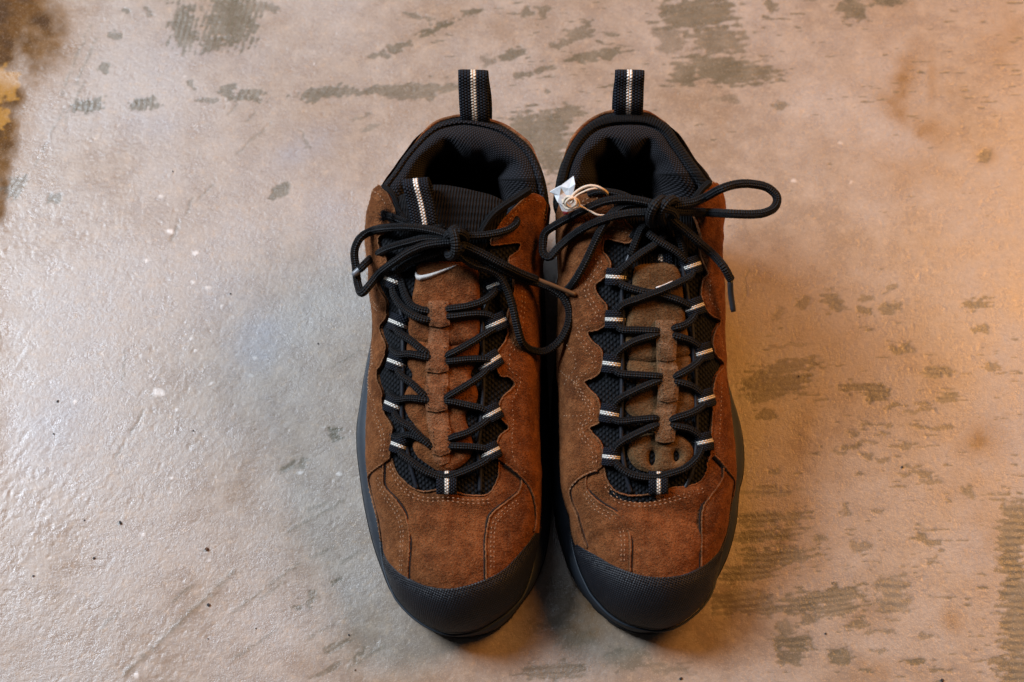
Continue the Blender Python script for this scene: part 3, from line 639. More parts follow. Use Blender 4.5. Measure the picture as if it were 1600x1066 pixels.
    def sec(s, D):
        """domain pts -> (section float index, q)"""
        D = np.asarray(D, float); X = D[:, 0]; Y = D[:, 1]
        idx = np.zeros(len(D)); r = np.abs(X); dt = (s.yh - s.yt) / (s.nt - 1)
        midm = (Y >= s.yt) & (Y <= s.yh); f = (Y - s.yt) / dt
        idx = np.where(midm & (X >= 0), f, idx)
        idx = np.where(midm & (X < 0), s.nt + s.nf - 1 + (s.nt - 1 - f), idx)
        up = Y > s.yh; a = np.arctan2(Y - s.yh, X)
        idx = np.where(up, s.nt - 1 + a / math.pi * s.nf, idx); r = np.where(up, np.hypot(X, Y - s.yh), r)
        dn = Y < s.yt; a2 = np.arctan2(Y - s.yt, X); a2 = np.where(a2 < 0, a2 + 2 * math.pi, a2)
        i2 = 2 * s.nt + s.nf - 2 + (a2 - math.pi) / math.pi * s.nf
        idx = np.where(dn, i2, idx); r = np.where(dn, np.hypot(X, Y - s.yt), r)
        idx = np.mod(idx, s.N)
        i0 = np.floor(idx).astype(int) % s.N; i1 = (i0 + 1) % s.N; fr = idx - np.floor(idx)
        L = s.L[i0] * (1 - fr) + s.L[i1] * fr
        return idx, r / L

    def pos(s, D):
        idx, q = s.sec(D); i0 = np.floor(idx).astype(int) % s.N; i1 = (i0 + 1) % s.N; fr = (idx - np.floor(idx))[:, None]
        qi = np.clip(q, 0, 1) * (s.nq - 1); q0 = np.minimum(qi.astype(int), s.nq - 2); qf = (qi - q0)[:, None]
        A = s.G[i0, q0] * (1 - qf) + s.G[i0, q0 + 1] * qf; B = s.G[i1, q0] * (1 - qf) + s.G[i1, q0 + 1] * qf
        return A * (1 - fr) + B * fr

    def nrm(s, D, e=0.18):
        D = np.asarray(D, float)
        gx = s.pos(D + [e, 0]) - s.pos(D - [e, 0]); gy = s.pos(D + [0, e]) - s.pos(D - [0, e])
        n = np.cross(gx, gy); n /= np.maximum(np.linalg.norm(n, axis=1, keepdims=True), 1e-9)
        return n

    def hit(s, px, py):
        d = rdir(px, py); loc, n, i, dist = s.bvh.ray_cast(Vector(CAM), Vector(d), 300)
        if loc is None:      # just outside the silhouette: nearest surface point to the ray
            best = None
            for z in np.linspace(2, 13, 23):
                P = unp(px, py, z); l, n, k, dd = s.bvh.find_nearest(Vector(P), 60)
                if l is not None and (best is None or dd < best[0]): best = (dd, l, k)
            _, loc, i = best
        f = s.Fc[i]; p = np.array(loc); w = 1 / (np.linalg.norm(s.V[list(f)] - p, axis=1) + 1e-6) ** 2
        # refine by inverse distance weighting of the quad corners (cells are about 1 mm)
        return p, (s.dom[list(f)] * w[:, None]).sum(0) / w.sum()

    def D(s, pts):
        R = [s.hit(x, y) for x, y in pts]
        P = np.array([q[0] for q in R]); Dm = np.array([q[1] for q in R]); e = .05
        for _ in range(3):
            p0 = s.pos(Dm); gx = (s.pos(Dm + [e, 0]) - s.pos(Dm - [e, 0])) / (2 * e); gy = (s.pos(Dm + [0, e]) - s.pos(Dm - [0, e])) / (2 * e)
            dl = P - p0; a = (gx * gx).sum(1); b = (gx * gy).sum(1); c = (gy * gy).sum(1); u = (gx * dl).sum(1); v = (gy * dl).sum(1)
            det = np.maximum(a * c - b * b, 1e-3); st = np.stack([(c * u - b * v) / det, (a * v - b * u) / det], 1)
            ln = np.linalg.norm(st, axis=1, keepdims=True); Dm = Dm + st * np.minimum(1, .15 / (ln + 1e-9))
        return Dm

    def edge(s, left, y0, y1, q, n=24):
        out = []
        for t in np.linspace(y0, y1, n):
            i = int(round((t - s.yt) / (s.yh - s.yt) * (s.nt - 1))); i = min(max(i, 0), s.nt - 1)
            k = i if not left else s.nt + s.nf - 1 + (s.nt - 1 - i)
            out.append((q * s.L[k] * (-1 if left else 1), t))
        return np.array(out)

    def toe_edge(s, a0, a1, q, n=60):
        out = []
        for a in np.linspace(a0, a1, n):   # angle 180..360 degrees
            k = int(round(2 * s.nt + s.nf - 2 + (math.radians(a) - math.pi) / math.pi * s.nf)) % s.N
            out.append((q * s.L[k] * math.cos(math.radians(a)), s.yt + q * s.L[k] * math.sin(math.radians(a))))
        return np.array(out)


NAP = {}; parent_shoe = [None]


def panel(last, name, poly, mat, parent, origin, th=0.2, low=-0.08, r=0.10, sp=0.22, rough=0.02, extra=None, uvrot=None, seed=0, holes=None, edge=.45, nap=0):
    poly = resample(poly, sp * 0.7, True)
    lo, hi = poly.min(0), poly.max(0)
    gx, gy = np.meshgrid(np.arange(lo[0], hi[0], sp), np.arange(lo[1], hi[1], sp * .87)); gx[1::2] += sp / 2
    pts = np.stack([gx.ravel(), gy.ravel()], 1)
    pts += (rng.random(pts.shape) - .5) * sp * .15
    pts = pts[pip(pts, poly)]
    if len(pts): pts = pts[pdist(pts, poly) > r * 1.7]
    nx = np.roll(poly, -1, 0) - np.roll(poly, 1, 0); nx = np.stack([-nx[:, 1], nx[:, 0]], 1); nx /= np.linalg.norm(nx, axis=1, keepdims=True) + 1e-9
    area = 0.5 * np.sum(poly[:, 0] * np.roll(poly[:, 1], -1) - np.roll(poly[:, 0], -1) * poly[:, 1])
    if area < 0: nx = -nx
    rings = []
    for d in (r * .45, r * 1.15):
        q = poly + nx * d; q = q[pip(q, poly)]
        if len(q): q = q[pdist(q, poly) > d * .8]
        rings.append(q)
    allp = np.vstack([poly] + rings + [pts]); n = len(poly)
    hl = []
    if holes:
        for hp in holes:
            hp = resample(hp, sp * .5, True); allp = allp[np.r_[np.ones(n, bool), ~pip(allp[n:], hp) & (pdist(allp[n:], hp) > .03)]]
            hl.append(hp)
    edges = [(i, (i + 1) % n) for i in range(n)]
    for hp in hl:
        o = len(allp); allp = np.vstack([allp, hp]); edges += [(o + i, o + (i + 1) % len(hp)) for i in range(len(hp))]
    vo, eo, fo, _, _, _ = delaunay_2d_cdt([Vector(p) for p in allp], edges, [], 1, 1e-5)
    D = np.array([tuple(v) for v in vo]); fo = [f for f in fo if len(f) == 3]
    cen = np.array([D[list(f)].mean(0) for f in fo]); keep = pip(cen, poly)
    for hp in hl: keep &= ~pip(cen, hp)
    fo = [f for f, k in zip(fo, keep) if k]
    d = pdist(D, poly)
    for hp in hl: d = np.minimum(d, pdist(D, hp))
    off = th * (1 - np.exp(-d / r * 1.3)) if r > 0 else np.full(len(D), th)
    edge_off = th * edge; off = np.maximum(off, edge_off * np.ones(len(D)))
    off = off + rough * (fbm(D[:, 0] * 1.3 + seed, D[:, 1] * 1.3, 3, seed) - .5) * 2
    if extra is not None: off = off + extra(D, d)
    Pb = last.pos(D); N = last.nrm(D)
    V = Pb + N * off[:, None]
    cnt = {}
    for f in fo:
        for k in range(3):
            e = (f[k], f[(k + 1) % 3]); key = tuple(sorted(e)); cnt.setdefault(key, []).append(e)
    faces = list(fo); VL = list(V); UV = [tuple(x) for x in D]; mp = {}
    def lowv(i):
        if i not in mp:
            mp[i] = len(VL); VL.append(Pb[i] + N[i] * low); UV.append(tuple(D[i] + 0.05))
        return mp[i]
    for key, es in cnt.items():
        if len(es) == 1:
            a, b = es[0]; faces.append((b, a, lowv(a), lowv(b)))
    UV = np.array(UV)
    if nap:
        T3 = np.array(fo); A = V[T3[:, 0]]; B = V[T3[:, 1]]; C = V[T3[:, 2]]
        cr = np.cross(B - A, C - A); ar = np.linalg.norm(cr, axis=1); fn = cr / (ar[:, None] + 1e-9)
        fn[fn[:, 2] < 0] *= 1
        ntot = int(ar.sum() / 2 * nap); pick = rng.choice(len(T3), ntot, p=ar / ar.sum())
        u = rng.random((ntot, 2)); fl = u.sum(1) > 1; u[fl] = 1 - u[fl]
        Q = A[pick] + (B - A)[pick] * u[:, :1] + (C - A)[pick] * u[:, 1:]
        dr = rng.normal(size=(ntot, 3)) * .8 + N[T3[pick, 0]] * .55 + np.array([0, -.5, 0]); dr /= np.linalg.norm(dr, axis=1, keepdims=True)
        up_ = N[T3[pick, 0]]; sd = np.cross(dr, up_); sd /= np.linalg.norm(sd, axis=1, keepdims=True) + 1e-9
        ln = .03 + .05 * rng.random((ntot, 1)); wd = .0045 + .004 * rng.random((ntot, 1))
        tip = Q + dr * ln + up_ * .015
        VV = np.stack([Q - sd * wd - up_ * .01, Q + sd * wd - up_ * .01, tip], 1).reshape(-1, 3)
        NAP.setdefault(parent_shoe[0], []).append(VV)
    if uvrot:
        a = math.radians(uvrot); UV = np.stack([UV[:, 0] * math.cos(a) - UV[:, 1] * math.sin(a), UV[:, 0] * math.sin(a) + UV[:, 1] * math.cos(a)], 1)
    return mesh_obj(name, np.array(VL), faces, mat, parent, UV, origin)


class Surf:
    """several last-surfaces' helper for cords and stitches"""
    def __init__(s, last): s.last = last
    def P(s, px, py, off):
        p, _ = s.last.hit(px, py); d = rdir(px, py)
        return p - d * off


def cord(last, pts, step=0.12):
    """pts (px,py,off) above surface, or (px,py,None,z) at a height"""
    out = []
    for p in pts:
        if len(p) == 4: out.append(unp(p[0], p[1], p[3]))
        else:
            h, _ = last.hit(p[0], p[1]); out.append(h - rdir(p[0], p[1]) * p[2])
    return resample(catmull(out, 10), step)


def stitches(last, lines, bag, pitch=0.26, L=0.17, w=0.032, lift=0.24, two=0.0):
    for ln in lines:
        D = resample(catmull(last.D(ln), 8), pitch)
        T = np.gradient(D, axis=0); T /= np.linalg.norm(T, axis=1, keepdims=True) + 1e-9
        S = np.stack([-T[:, 1], T[:, 0]], 1)
        for off in ((0,) if not two else (-two / 2, two / 2)):
            C = D + S * off; A = last.pos(C - T * L / 2); B = last.pos(C + T * L / 2); N = last.nrm(C)
            for a, b, n in zip(A, B, N):
                t = b - a; l = np.linalg.norm(t)
                if l < .02 or l > .6: continue
                t = t / l; sd = np.cross(n, t); k = 1 + (random.random() - .5) * .3
                lf = lift + (random.random() - .5) * .02
                vs = [a + n * (lf - .05), (a + b) / 2 + sd * w * k + n * (lf + .0), b + n * (lf - .05), (a + b) / 2 - sd * w * k + n * lf, (a + b) / 2 + n * (lf + .035)]
                bag.add(vs, [(0, 1, 4), (1, 2, 4), (2, 3, 4), (3, 0, 4)])


def strip(bag, C, W, width, thick, taper=None):
    """flat band: centre points C, width dirs W (unit), UV across -1..1, along cm"""
    C = np.asarray(C, float); T = np.gradient(C, axis=0); T /= np.linalg.norm(T, axis=1, keepdims=True)
    N = len(C); V = []; UV = []; L = 0; nu = 9
    width = np.broadcast_to(width, (N,))
    ring = [(-1 + 2 * k / (nu - 1), 1) for k in range(nu)] + [(1 - 2 * k / (nu - 1), -1) for k in range(nu)]
    for i in range(N):
        w = W[i] - T[i] * (W[i] @ T[i]); w /= np.linalg.norm(w); n = np.cross(w, T[i])
        if i: L += np.linalg.norm(C[i] - C[i - 1])
        for (a, sgn) in ring:
            t = thick / 2 * (1 if abs(a) < .99 else .5)
            V.append(C[i] + w * a * width[i] / 2 + n * sgn * t); UV.append((a, L))
    m = len(ring); Fc = []
    for i in range(N - 1):
        for k in range(m):
            Fc.append((i * m + k, i * m + (k + 1) % m, (i + 1) * m + (k + 1) % m, (i + 1) * m + k))
    Fc.append(tuple(range(m))[::-1]); Fc.append(tuple((N - 1) * m + k for k in range(m)))
    bag.add(V, Fc, UV)


def loft_rings(rings, close_bottom=False, close_top=False):
    n = len(rings[0]); V = np.vstack(rings); Fc = []
    for i in range(len(rings) - 1):
        for k in range(n):
            Fc.append((i * n + k, i * n + (k + 1) % n, (i + 1) * n + (k + 1) % n, (i + 1) * n + k))
    if close_bottom: Fc.append(tuple(range(n))[::-1])
    if close_top: Fc.append(tuple((len(rings) - 1) * n + k for k in range(n)))
    return V, Fc


def polar(poly, O, angs):
    r = []
    A = poly; e = np.roll(poly, -1, 0) - A
    for a in angs:
        d = np.array([math.cos(a), math.sin(a)])
        den = d[0] * e[:, 1] - d[1] * e[:, 0]
        with np.errstate(divide='ignore', invalid='ignore'):
            w = A - O; t = (w[:, 0] * e[:, 1] - w[:, 1] * e[:, 0]) / den; u = (w[:, 0] * d[1] - w[:, 1] * d[0]) / den
        ok = (t > 0) & (u >= 0) & (u <= 1)
        r.append(t[ok].max() if ok.any() else np.nan)
    r = np.array(r); b = np.isnan(r)
    if b.any(): r[b] = np.interp(np.flatnonzero(b), np.flatnonzero(~b), r[~b])
    return r


def build_shoe(S):
    ox, oy = S['origin']; org = (ox, oy, 0); parent_shoe[0] = S['label']
    root = bpy.data.objects.new("hiking_shoe", None); COL.objects.link(root); root.location = (ox / 100, oy / 100, 0)
    root.empty_display_size = 0.05
    root["label"] = S['label']; root["category"] = "shoe"; root["group"] = "pair of brown hiking shoes"
    last = Last(S['base'], S['mid'], S['ytoe'], S['yheel'], S['hy'], S['nn'])
    # ---- upper body, open at the ankle
    zt = last.ZT; keep = []
    yo = S['open_y']
    cut = S['cut']
    for f in last.Fc:
        p = last.V[list(f)]
        c = p.mean(0); i = f[0] // last.nq; z = zt[i, f[0] % last.nq]
        if c[1] > yo and z > cut: continue
        if c[1] > yo - 1.6 and z > .93: continue
        if c[1] > yo - 1.0 and z > .985 - (c[1] - yo + 1) * 0.01 and c[1] > yo: continue
        keep.append(f)
    Vb = last.V.copy()
    Dn = last.dom
    Nb = np.zeros_like(Vb); Nb = last.nrm(Dn)
    Vb = Vb + Nb * (0.03 * (fbm(Dn[:, 0] * 1.1, Dn[:, 1] * 1.1, 3, 8) - .5) * 2)[:, None]
    mesh_obj("upper", Vb, keep, M_SUEDE, root, Dn, org)
    # ---- sole
    So = catmull(np.array([unp(x, y, 0.8 - .45 * min(1, max(0, (y - 800) / 120)))[:2] for x, y in S['sole']]), 6, True)
    So = resample(So, 0.25, True); Bs = last.base
    cen = np.array([last.c.mean(), (last.yt + last.yh) / 2])
    # nearest base point for each sole point
    Bn = np.array([Bs[np.argmin(((Bs - p) ** 2).sum(1))] for p in So])
    def ring(P, z): return np.c_[P, np.full(len(P), z)]
    nS = np.roll(So, -1, 0) - np.roll(So, 1, 0); nS = np.stack([nS[:, 1], -nS[:, 0]], 1); nS /= np.linalg.norm(nS, axis=1, keepdims=True)
    if ((So - So.mean(0)) * nS).sum() < 0: nS = -nS
    arc = np.arange(len(So)) * .25
    toe_m = np.clip((last.yt + 1.5 - So[:, 1]) / 2, 0, 1)
    lug = (np.sin(arc * 2 * math.pi / 1.3) > .25) * 0.07
    rings = [ring(So - nS * .45, 0.02), ring(So - nS * .18, 0.0), ring(So - nS * (.05 + lug[:, None]), 0.10), ring(So - nS * (.02 + lug[:, None]), 0.42), ring(So + nS * .0, 0.50), ring(So + nS * .02, 0.62), ring(So - nS * .12, 0.66)]
    V, Fc = loft_rings(rings, True, True)
    mesh_obj("outsole", V, Fc, M_OUT, root, np.c_[V[:, 0], V[:, 1]], org)
    mixp = lambda a: So * (1 - a) + Bn * a
    tz = 0.35 * toe_m[:, None]
    def ring2(P, z): return np.c_[P, z]
    z1 = lambda z, k: np.full(len(So), z) - k * toe_m
    rings = [ring2(So - nS * .10, z1(.60, 0)), ring2(So - nS * .04, z1(.75, 0)), ring2(mixp(.05) - nS * .02, z1(1.15, .1)), ring2(mixp(.2) - nS * .03, z1(1.55, .25)),
             ring2(mixp(.5), z1(1.85, .4)), ring2(mixp(.85), z1(2.05, .5)), ring2(Bn - nS * .05, z1(2.10, .5)), ring2(Bn - nS * .5, z1(2.0, .4))]
    V, Fc = loft_rings(rings, True, True)
    mesh_obj("midsole", V, Fc, M_SOLE, root, np.c_[V[:, 0], V[:, 1]], org)
    # ---- toe cap
    te = last.D(S['cap_edge']); te = catmull(te, 6)
    a0 = math.degrees(math.atan2(te[0][1] - last.yt, te[0][0])) % 360; a1 = math.degrees(math.atan2(te[-1][1] - last.yt, te[-1][0])) % 360
    tail = []
    lowq = 0.995
    # left corner: run down the side to the sole
    def corner(p, left):
        idx, q = last.sec(np.array([p])); return p
    if te[0][1] > last.yt: tail_l = last.edge(True, te[0][1] + .05, last.yt, lowq, 12)
    else: tail_l = np.zeros((0, 2))
    if te[-1][1] > last.yt: tail_r = last.edge(False, last.yt, te[-1][1] + .05, lowq, 12)
    else: tail_r = np.zeros((0, 2))
    s0 = 181 if len(tail_l) else max(a0, 181); s1 = 359 if len(tail_r) else min(a1, 359)
    arc_ = last.toe_edge(s0, s1, lowq)
    poly = np.vstack([te[::-1], tail_l, arc_, tail_r])
    panel(last, "toe_cap", poly, M_CAP, root, org, th=.36, r=.16, edge=.75, sp=.24, rough=.015)
    # stitched dark thread along the cap edge
    bag = Bag()
    ln = [(x, y + 9) for x, y in S['cap_edge'][1:-1]]
    stitches(last, [ln], bag, .2, .14, .03, .37, .16); o = bag.build("cap_stitching", M_STITCHB, root, org); o["kind"] = "stuff"
    # ---- throat: knit layer
    thr = catmull(last.D(S['throat']), 4, True)
    panel(last, "mesh_panel", thr, M_MESH, root, org, th=.05, r=.12, sp=.28, rough=.015)
    # ---- quarters
    for side in ('L', 'R'):
        inner = S['q_in_' + side]; front = S['q_front_' + side]
        a = last.D(inner); b = last.D(front)
        a = catmull(a, 4); b = catmull(b, 5)
        left = side == 'L'
        yb = b[-1][1]
        e = last.edge(left, max(yb, last.yt + .05), S['rear_y'], .985, 40)
        top = last.D(S['q_top_' + side]); top = catmull(top, 5)
        poly = np.vstack([a, b, e, top])
        panel(last, "quarter_panel", poly, M_SUEDE, root, org, th=.32, r=.05, edge=.75, nap=75, sp=.25, rough=.07, seed=3 + left, holes=[catmull(last.D(x), 3, True) for x in S.get('holes_' + side, [])] or None)
        # ---- toe side overlays
        vp = catmull(last.D(S['wing_in_' + side]), 5); vo = catmull(last.D(S['wing_out_' + side]), 4)
        panel(last, "toe_wing", np.vstack([vp, vo]), M_SUEDE, root, org, th=.23, r=.05, edge=.8, nap=75, sp=.25, rough=.03, seed=9)
    def rim(ln, lift, rr, out, mt=M_SUEDE):
        Dl = resample(catmull(last.D(ln), 6), .09); T = np.gradient(Dl, axis=0); T /= np.linalg.norm(T, axis=1, keepdims=True) + 1e-9
        S_ = np.stack([-T[:, 1], T[:, 0]], 1); N_ = last.nrm(Dl); P_ = last.pos(Dl) + N_ * lift + rng.normal(size=(len(Dl), 3)) * .012
        b_ = Bag(); V, Fc, UV = tube_geo(P_, rr, 7); b_.add(V, Fc, UV); b_.build("rolled_edge", mt, root, org)
        if out:
            D2 = Dl + S_ * out; P2 = last.pos(D2) + last.nrm(D2) * (lift - .085); b_ = Bag(); V, Fc, UV = tube_geo(P2, .05, 6); b_.add(V, Fc, UV)
            b_.build("seam_shade_bead", M_SHADE_THREAD, root, org)  # thin dark bead standing in for the folded edge's shadow
    for side, sg in (('L', 1), ('R', -1)):
        rim(S['q_in_' + side], .28, .045, 0, M_EDGE); rim(S['q_front_' + side][:-1], .28, .06, .09 * sg, M_EDGE)
        rim(S['wing_in_' + side][:-1] + [S['wing_end_' + side]], .20, .055, .09 * sg, M_EDGE)
    rim(S['vamp'][:14], .11, .05, 0, M_EDGE)
    # ---- vamp binding edge at the throat
    va = catmull(last.D(S['vamp']), 4, True)
    panel(last, "vamp", va, M_SUEDE, root, org, th=.13, r=.08, nap=60, sp=.25, rough=.05, seed=15,
          extra=lambda D, d: S['crease'] * .17 * np.sin(D[:, 1] * 2.1 + 1.2 * np.sin(D[:, 0] * .8)) * np.exp(-((D[:, 1] - last.yt - 1.2) / 1.6) ** 2))
    # ---- tongue
    tg = bpy.data.objects.new("tongue", None); COL.objects.link(tg); tg.parent = root; tg.empty_display_size = .02
    def obj_in(o): o.parent = tg; return o
    tl = catmull(last.D(S['tongue_top']), 4, True)
    panel(last, "tongue_collar", tl, M_RIB, tg, org, th=S.get('tt_th', .5), low=-2.2, r=.35, sp=.25, rough=.03)
    for k, (pl, th, mt) in enumerate(S['tongue']):
        pl = catmull(last.D(pl), 4, True)
        panel(last, "tongue_panel", pl, mt, tg, org, th=th, low=-.05, r=.10, nap=60, sp=.2, rough=.025, seed=20 + k, holes=[catmull(last.D(x), 4, True) for x in S.get('th%d' % k, [])] or None)
    st_, mt_ = S['strip']
    panel(last, "centre_strip", last.D(st_), mt_, tg, org, th=.43, low=-.05, r=.06, edge=.85, nap=160, sp=.14, rough=.03, seed=60)
    for k, (pl, th, mt) in enumerate(S['straps']):
        pl = last.D(pl)
        panel(last, "tongue_strap", pl, mt, tg, org, th=th, low=-.05, r=.06, edge=.85, nap=200, sp=.12, rough=.035, seed=40 + k)
    for pl, th in S['logo']:
        pl = catmull(last.D(pl), 3, True)
        panel(last, "swoosh_logo", pl, M_WHITE, tg, org, th=th, low=.1, r=.04, sp=.1, rough=.01)
    # ---- piping rods
    for rod in S['rods']:
        P = cord(last, rod); V, Fc, UV = tube_geo(P, .135, 10); b = Bag(); b.add(V, Fc, UV); b.build("piping", M_PIPE, root, org)
    # ---- webbing lace loops: (outer px, inner px, width cm)
    for (x0, y0, x1, y1, w) in S['loops']:
        b = Bag(); n = 12; C = []; W = []
        for k in range(n):
            t = k / (n - 1); px = x0 + (x1 - x0) * t; py = y0 + (y1 - y0) * t
            off = .10 + .40 * math.sin(math.pi * min(1, t * 1.0 + .12)) ** .7 if t < 1 else .05
            h, D = last.hit(px, py); C.append(h - rdir(px, py) * off)
        C = np.array(C); C[-1] = C[-2] + (C[-1] - C[-2]) * .6 - np.array([0, 0, .15])
        Tn = C[-1] - C[0]; 
        nn_ = last.nrm(np.array([last.hit((x0 + x1) / 2, (y0 + y1) / 2)[1]]))[0]
        wd = np.cross(nn_, Tn / np.linalg.norm(Tn))
        strip(b, resample(C, .08), [wd] * len(resample(C, .08)), w, .13)
        b.build("lace_loop", M_WEBL, root, org)
    # ---- laces
    lb = Bag()
    for ln in S['laces']:
        P = cord(last, ln[1]); r = ln[0] * 1.08
        P = P + (rng.random(P.shape) - .5) * .012
        V, Fc, UV = tube_geo(P, r, 12); lb.add(V, Fc, UV)
    lace = lb.build("shoelace", M_LACE, root, org)
    fz = Bag()
    for (px, py, off, R, n) in S['fuzz']:
        h, _ = last.hit(px, py); c = h - rdir(px, py) * off
        for i in range(n):
            d = rng.normal(size=3); d /= np.linalg.norm(d); e = rng.normal(size=3) * .1
            a = c + d * R * rng.random() ** .5; P = np.array([a, a + d * .09 + e * .6, a + d * .18 + e * 1.4]); V, Fc, UV = tube_geo(P, [.018, .014, .006], 3, cap=False); fz.add(V, Fc, UV)
    if fz.V:
        o = fz.build("frayed_fibres", M_LACE, lace, (0, 0, 0)); o.location = (0, 0, 0)
        o.data.transform(__import__('mathutils').Matrix.Translation((-ox / 100, -oy / 100, 0))); o["kind"] = "stuff"
    for (mt, r, pts) in S['aglets']:
        P = cord(last, pts, .15); rr = np.full(len(P), r); rr[0] *= .8; rr[-1] *= .8
        V, Fc, UV = tube_geo(P, rr, 10); b = Bag(); b.add(V, Fc, UV)
        o = b.build("aglet", mt, lace, org)
    # ---- eyelets
    for (px, py, r) in S['eyelets']:
        pl = [(px + r * math.cos(a), py + r * math.sin(a)) for a in np.linspace(0, 2 * math.pi, 14)[:-1]]
        panel(last, "eyelet", last.D(pl), M_DARK, root, org, th=.20, r=.02, sp=.1, rough=0)
    # ---- stitches
    sb = Bag(); stitches(last, S['stitch2'], sb, .27, .17, .030, .35, .20); stitches(last, S['stitch2low'], sb, .27, .17, .030, .255, .18)
    stitches(last, S['stitch1'], sb, .25, .16, .028, .35)
    o = sb.build("stitching", M_STITCH, root, org); o["kind"] = "stuff"
    tb = Bag(); stitches(last, S['strap_st'], tb, .2, .12, .03, S['strap_l'])
    o = tb.build("strap_stitching", M_SHADE_THREAD, tg, org); o["kind"] = "stuff"
    NV = np.vstack(NAP[S['label']]); nt = len(NV) // 3
    o = mesh_obj("suede_nap", NV, np.arange(nt * 3).reshape(-1, 3), M_NAP, root, None, org, smooth=False); o["kind"] = "stuff"
    # ---- bead round the toe
    Bt = resample(Bs, .2, True); Bt = Bt[np.roll(np.arange(len(Bt)), 0)]
    k0 = int(np.argmax(Bt[:, 1])); Bt = np.roll(Bt, -k0, 0); Bt = Bt[Bt[:, 1] < last.yt + 3.0]
    nb_ = np.gradient(Bt, axis=0); nb_ = np.stack([nb_[:, 1], -nb_[:, 0]], 1); nb_ /= np.linalg.norm(nb_, axis=1, keepdims=True)
    if ((Bt - cen) * nb_).sum() < 0: nb_ = -nb_
    Bt = Bt + nb_ * .36; V, Fc, UV = tube_geo(np.c_[Bt, np.full(len(Bt), 1.72)], .07, 8); b = Bag(); b.add(V, Fc, UV); b.build("toe_bead", M_SOLE, root, org)
    # ---- collar
    K = S['collar']; cx, cy = K['c']
    A = np.linspace(0, 2 * math.pi, 181)[:-1]
    fl = lambda L_: np.array([(x, -y) for x, y in L_], float)
    ro = polar(catmull(fl(K['outer']), 6, True), np.array([cx, -cy]), A)
    ri = polar(catmull(fl(K['inner']), 6, True), np.array([cx, -cy]), A)
    ri = ri - 6.0 * np.clip(np.sin(A) + .35, 0, 1)
    def adiff(a, b): return np.abs((a - b + math.pi) % (2 * math.pi) - math.pi)
    gro = np.zeros(len(A)); zr = np.zeros(len(A))
    zr = np.interp(np.degrees(A), K['zr'][0], K['zr'][1])
    for (ga, gw, gs) in K['grooves']: gro += gs * np.exp(-(adiff(A, math.radians(ga)) / math.radians(gw)) ** 2)
    prof = K['prof']   # list of (t outer..inner, dz, lump)
    rows = []; UVr = []
    prof_t = np.array([p[0] for p in prof]); prof_z = np.array([p[1] for p in prof])
    dense = catmull(np.array([(p[0], p[1], p[2]) for p in prof]), 6)
    al = np.cumsum(np.r_[0, np.full(len(A) - 1, .14)])
    vv = 0
    for j, (t, dz, g) in enumerate(dense):
        R = ro + (ri - ro) * t + (gro * g * 4)
        z = zr + dz - gro * g * .75 + .05 * (fbm(A * 3, np.full(len(A), t * 4), 2, 5) - .5)
        xs = cx + R * np.cos(A); ys = cy - R * np.sin(A)
        rows.append(np.array([unp(x, y, zz) for x, y, zz in zip(xs, ys, z)]))
        if j: vv += np.linalg.norm(rows[-1][45] - rows[-2][45])
        UVr.append(np.c_[al, np.full(len(A), vv)])
    # thin suede trim behind the heel rim
    ta = A[(np.degrees(A) > K['trim'][0]) & (np.degrees(A) < K['trim'][1])]; tr_ = ro[(np.degrees(A) > K['trim'][0]) & (np.degrees(A) < K['trim'][1])]; tz_ = np.interp(np.degrees(ta), K['zr'][0], K['zr'][1])
    tap = np.clip(np.minimum(ta - ta[0], ta[-1] - ta) / .35, .15, 1)
    P_ = np.array([unp(cx + (q + 1.6 * w) * math.cos(a), cy - (q + 1.6 * w) * math.sin(a), z - .22) for a, q, z, w in zip(ta, tr_, tz_, tap)])
    V, Fc, UV = tube_geo(P_, .11 * tap, 8); b = Bag(); b.add(V, Fc, UV); b.build("collar_trim", M_EDGE, root, org)
    # down into the shoe
    last_row = rows[-1]; cc = last_row.mean(0)
    for k, (sx, zz) in enumerate([(1.05, 7.0), (1.25, 5.0), (1.3, 3.2), (0.4, 3.0)]):
        rr = cc + (last_row - cc) * sx; rr[:, 2] = zz; rows.append(rr); UVr.append(np.c_[al, np.full(len(A), vv + 2 * (k + 1))])
    V, Fc = loft_rings(rows); nb = K['bind_rows']; n = len(A)
    mesh_obj("collar", V[nb * n:], [tuple(i - nb * n for i in f) for f in Fc[nb * n:]], M_COLLAR, root, np.vstack(UVr)[nb * n:], org)
    mesh_obj("collar_binding", V[:(nb + 1) * n], Fc[:nb * n], M_BIND, root, np.vstack(UVr)[:(nb + 1) * n], org)
    # ---- fabric bindings along the flaps
    for (r, pts) in S['bindings']:
        P = cord(last, pts); V, Fc, UV = tube_geo(P, r, 12); UV = [(u * 2 * math.pi * (r if np.isscalar(r) else .25), v) for u, v in UV]
        b = Bag(); b.add(V, Fc, UV); b.build("flap_binding", M_BIND, root, org)
    # ---- heel pull tab and tongue pull tab
    for (nm, pts, w, th_, mt) in S['tabs']:
        C = resample(catmull(np.array([unp(x, y, z) + np.array([0, dy, 0]) for x, y, z, dy in pts]), 8), .08)
        wd = np.array(S.get(nm + '_w', (1.0, 0, 0)), float); wd /= np.linalg.norm(wd)
        b = Bag(); strip(b, C, [wd] * len(C), w, th_); b.build(nm, mt, root, org)
    return root, last


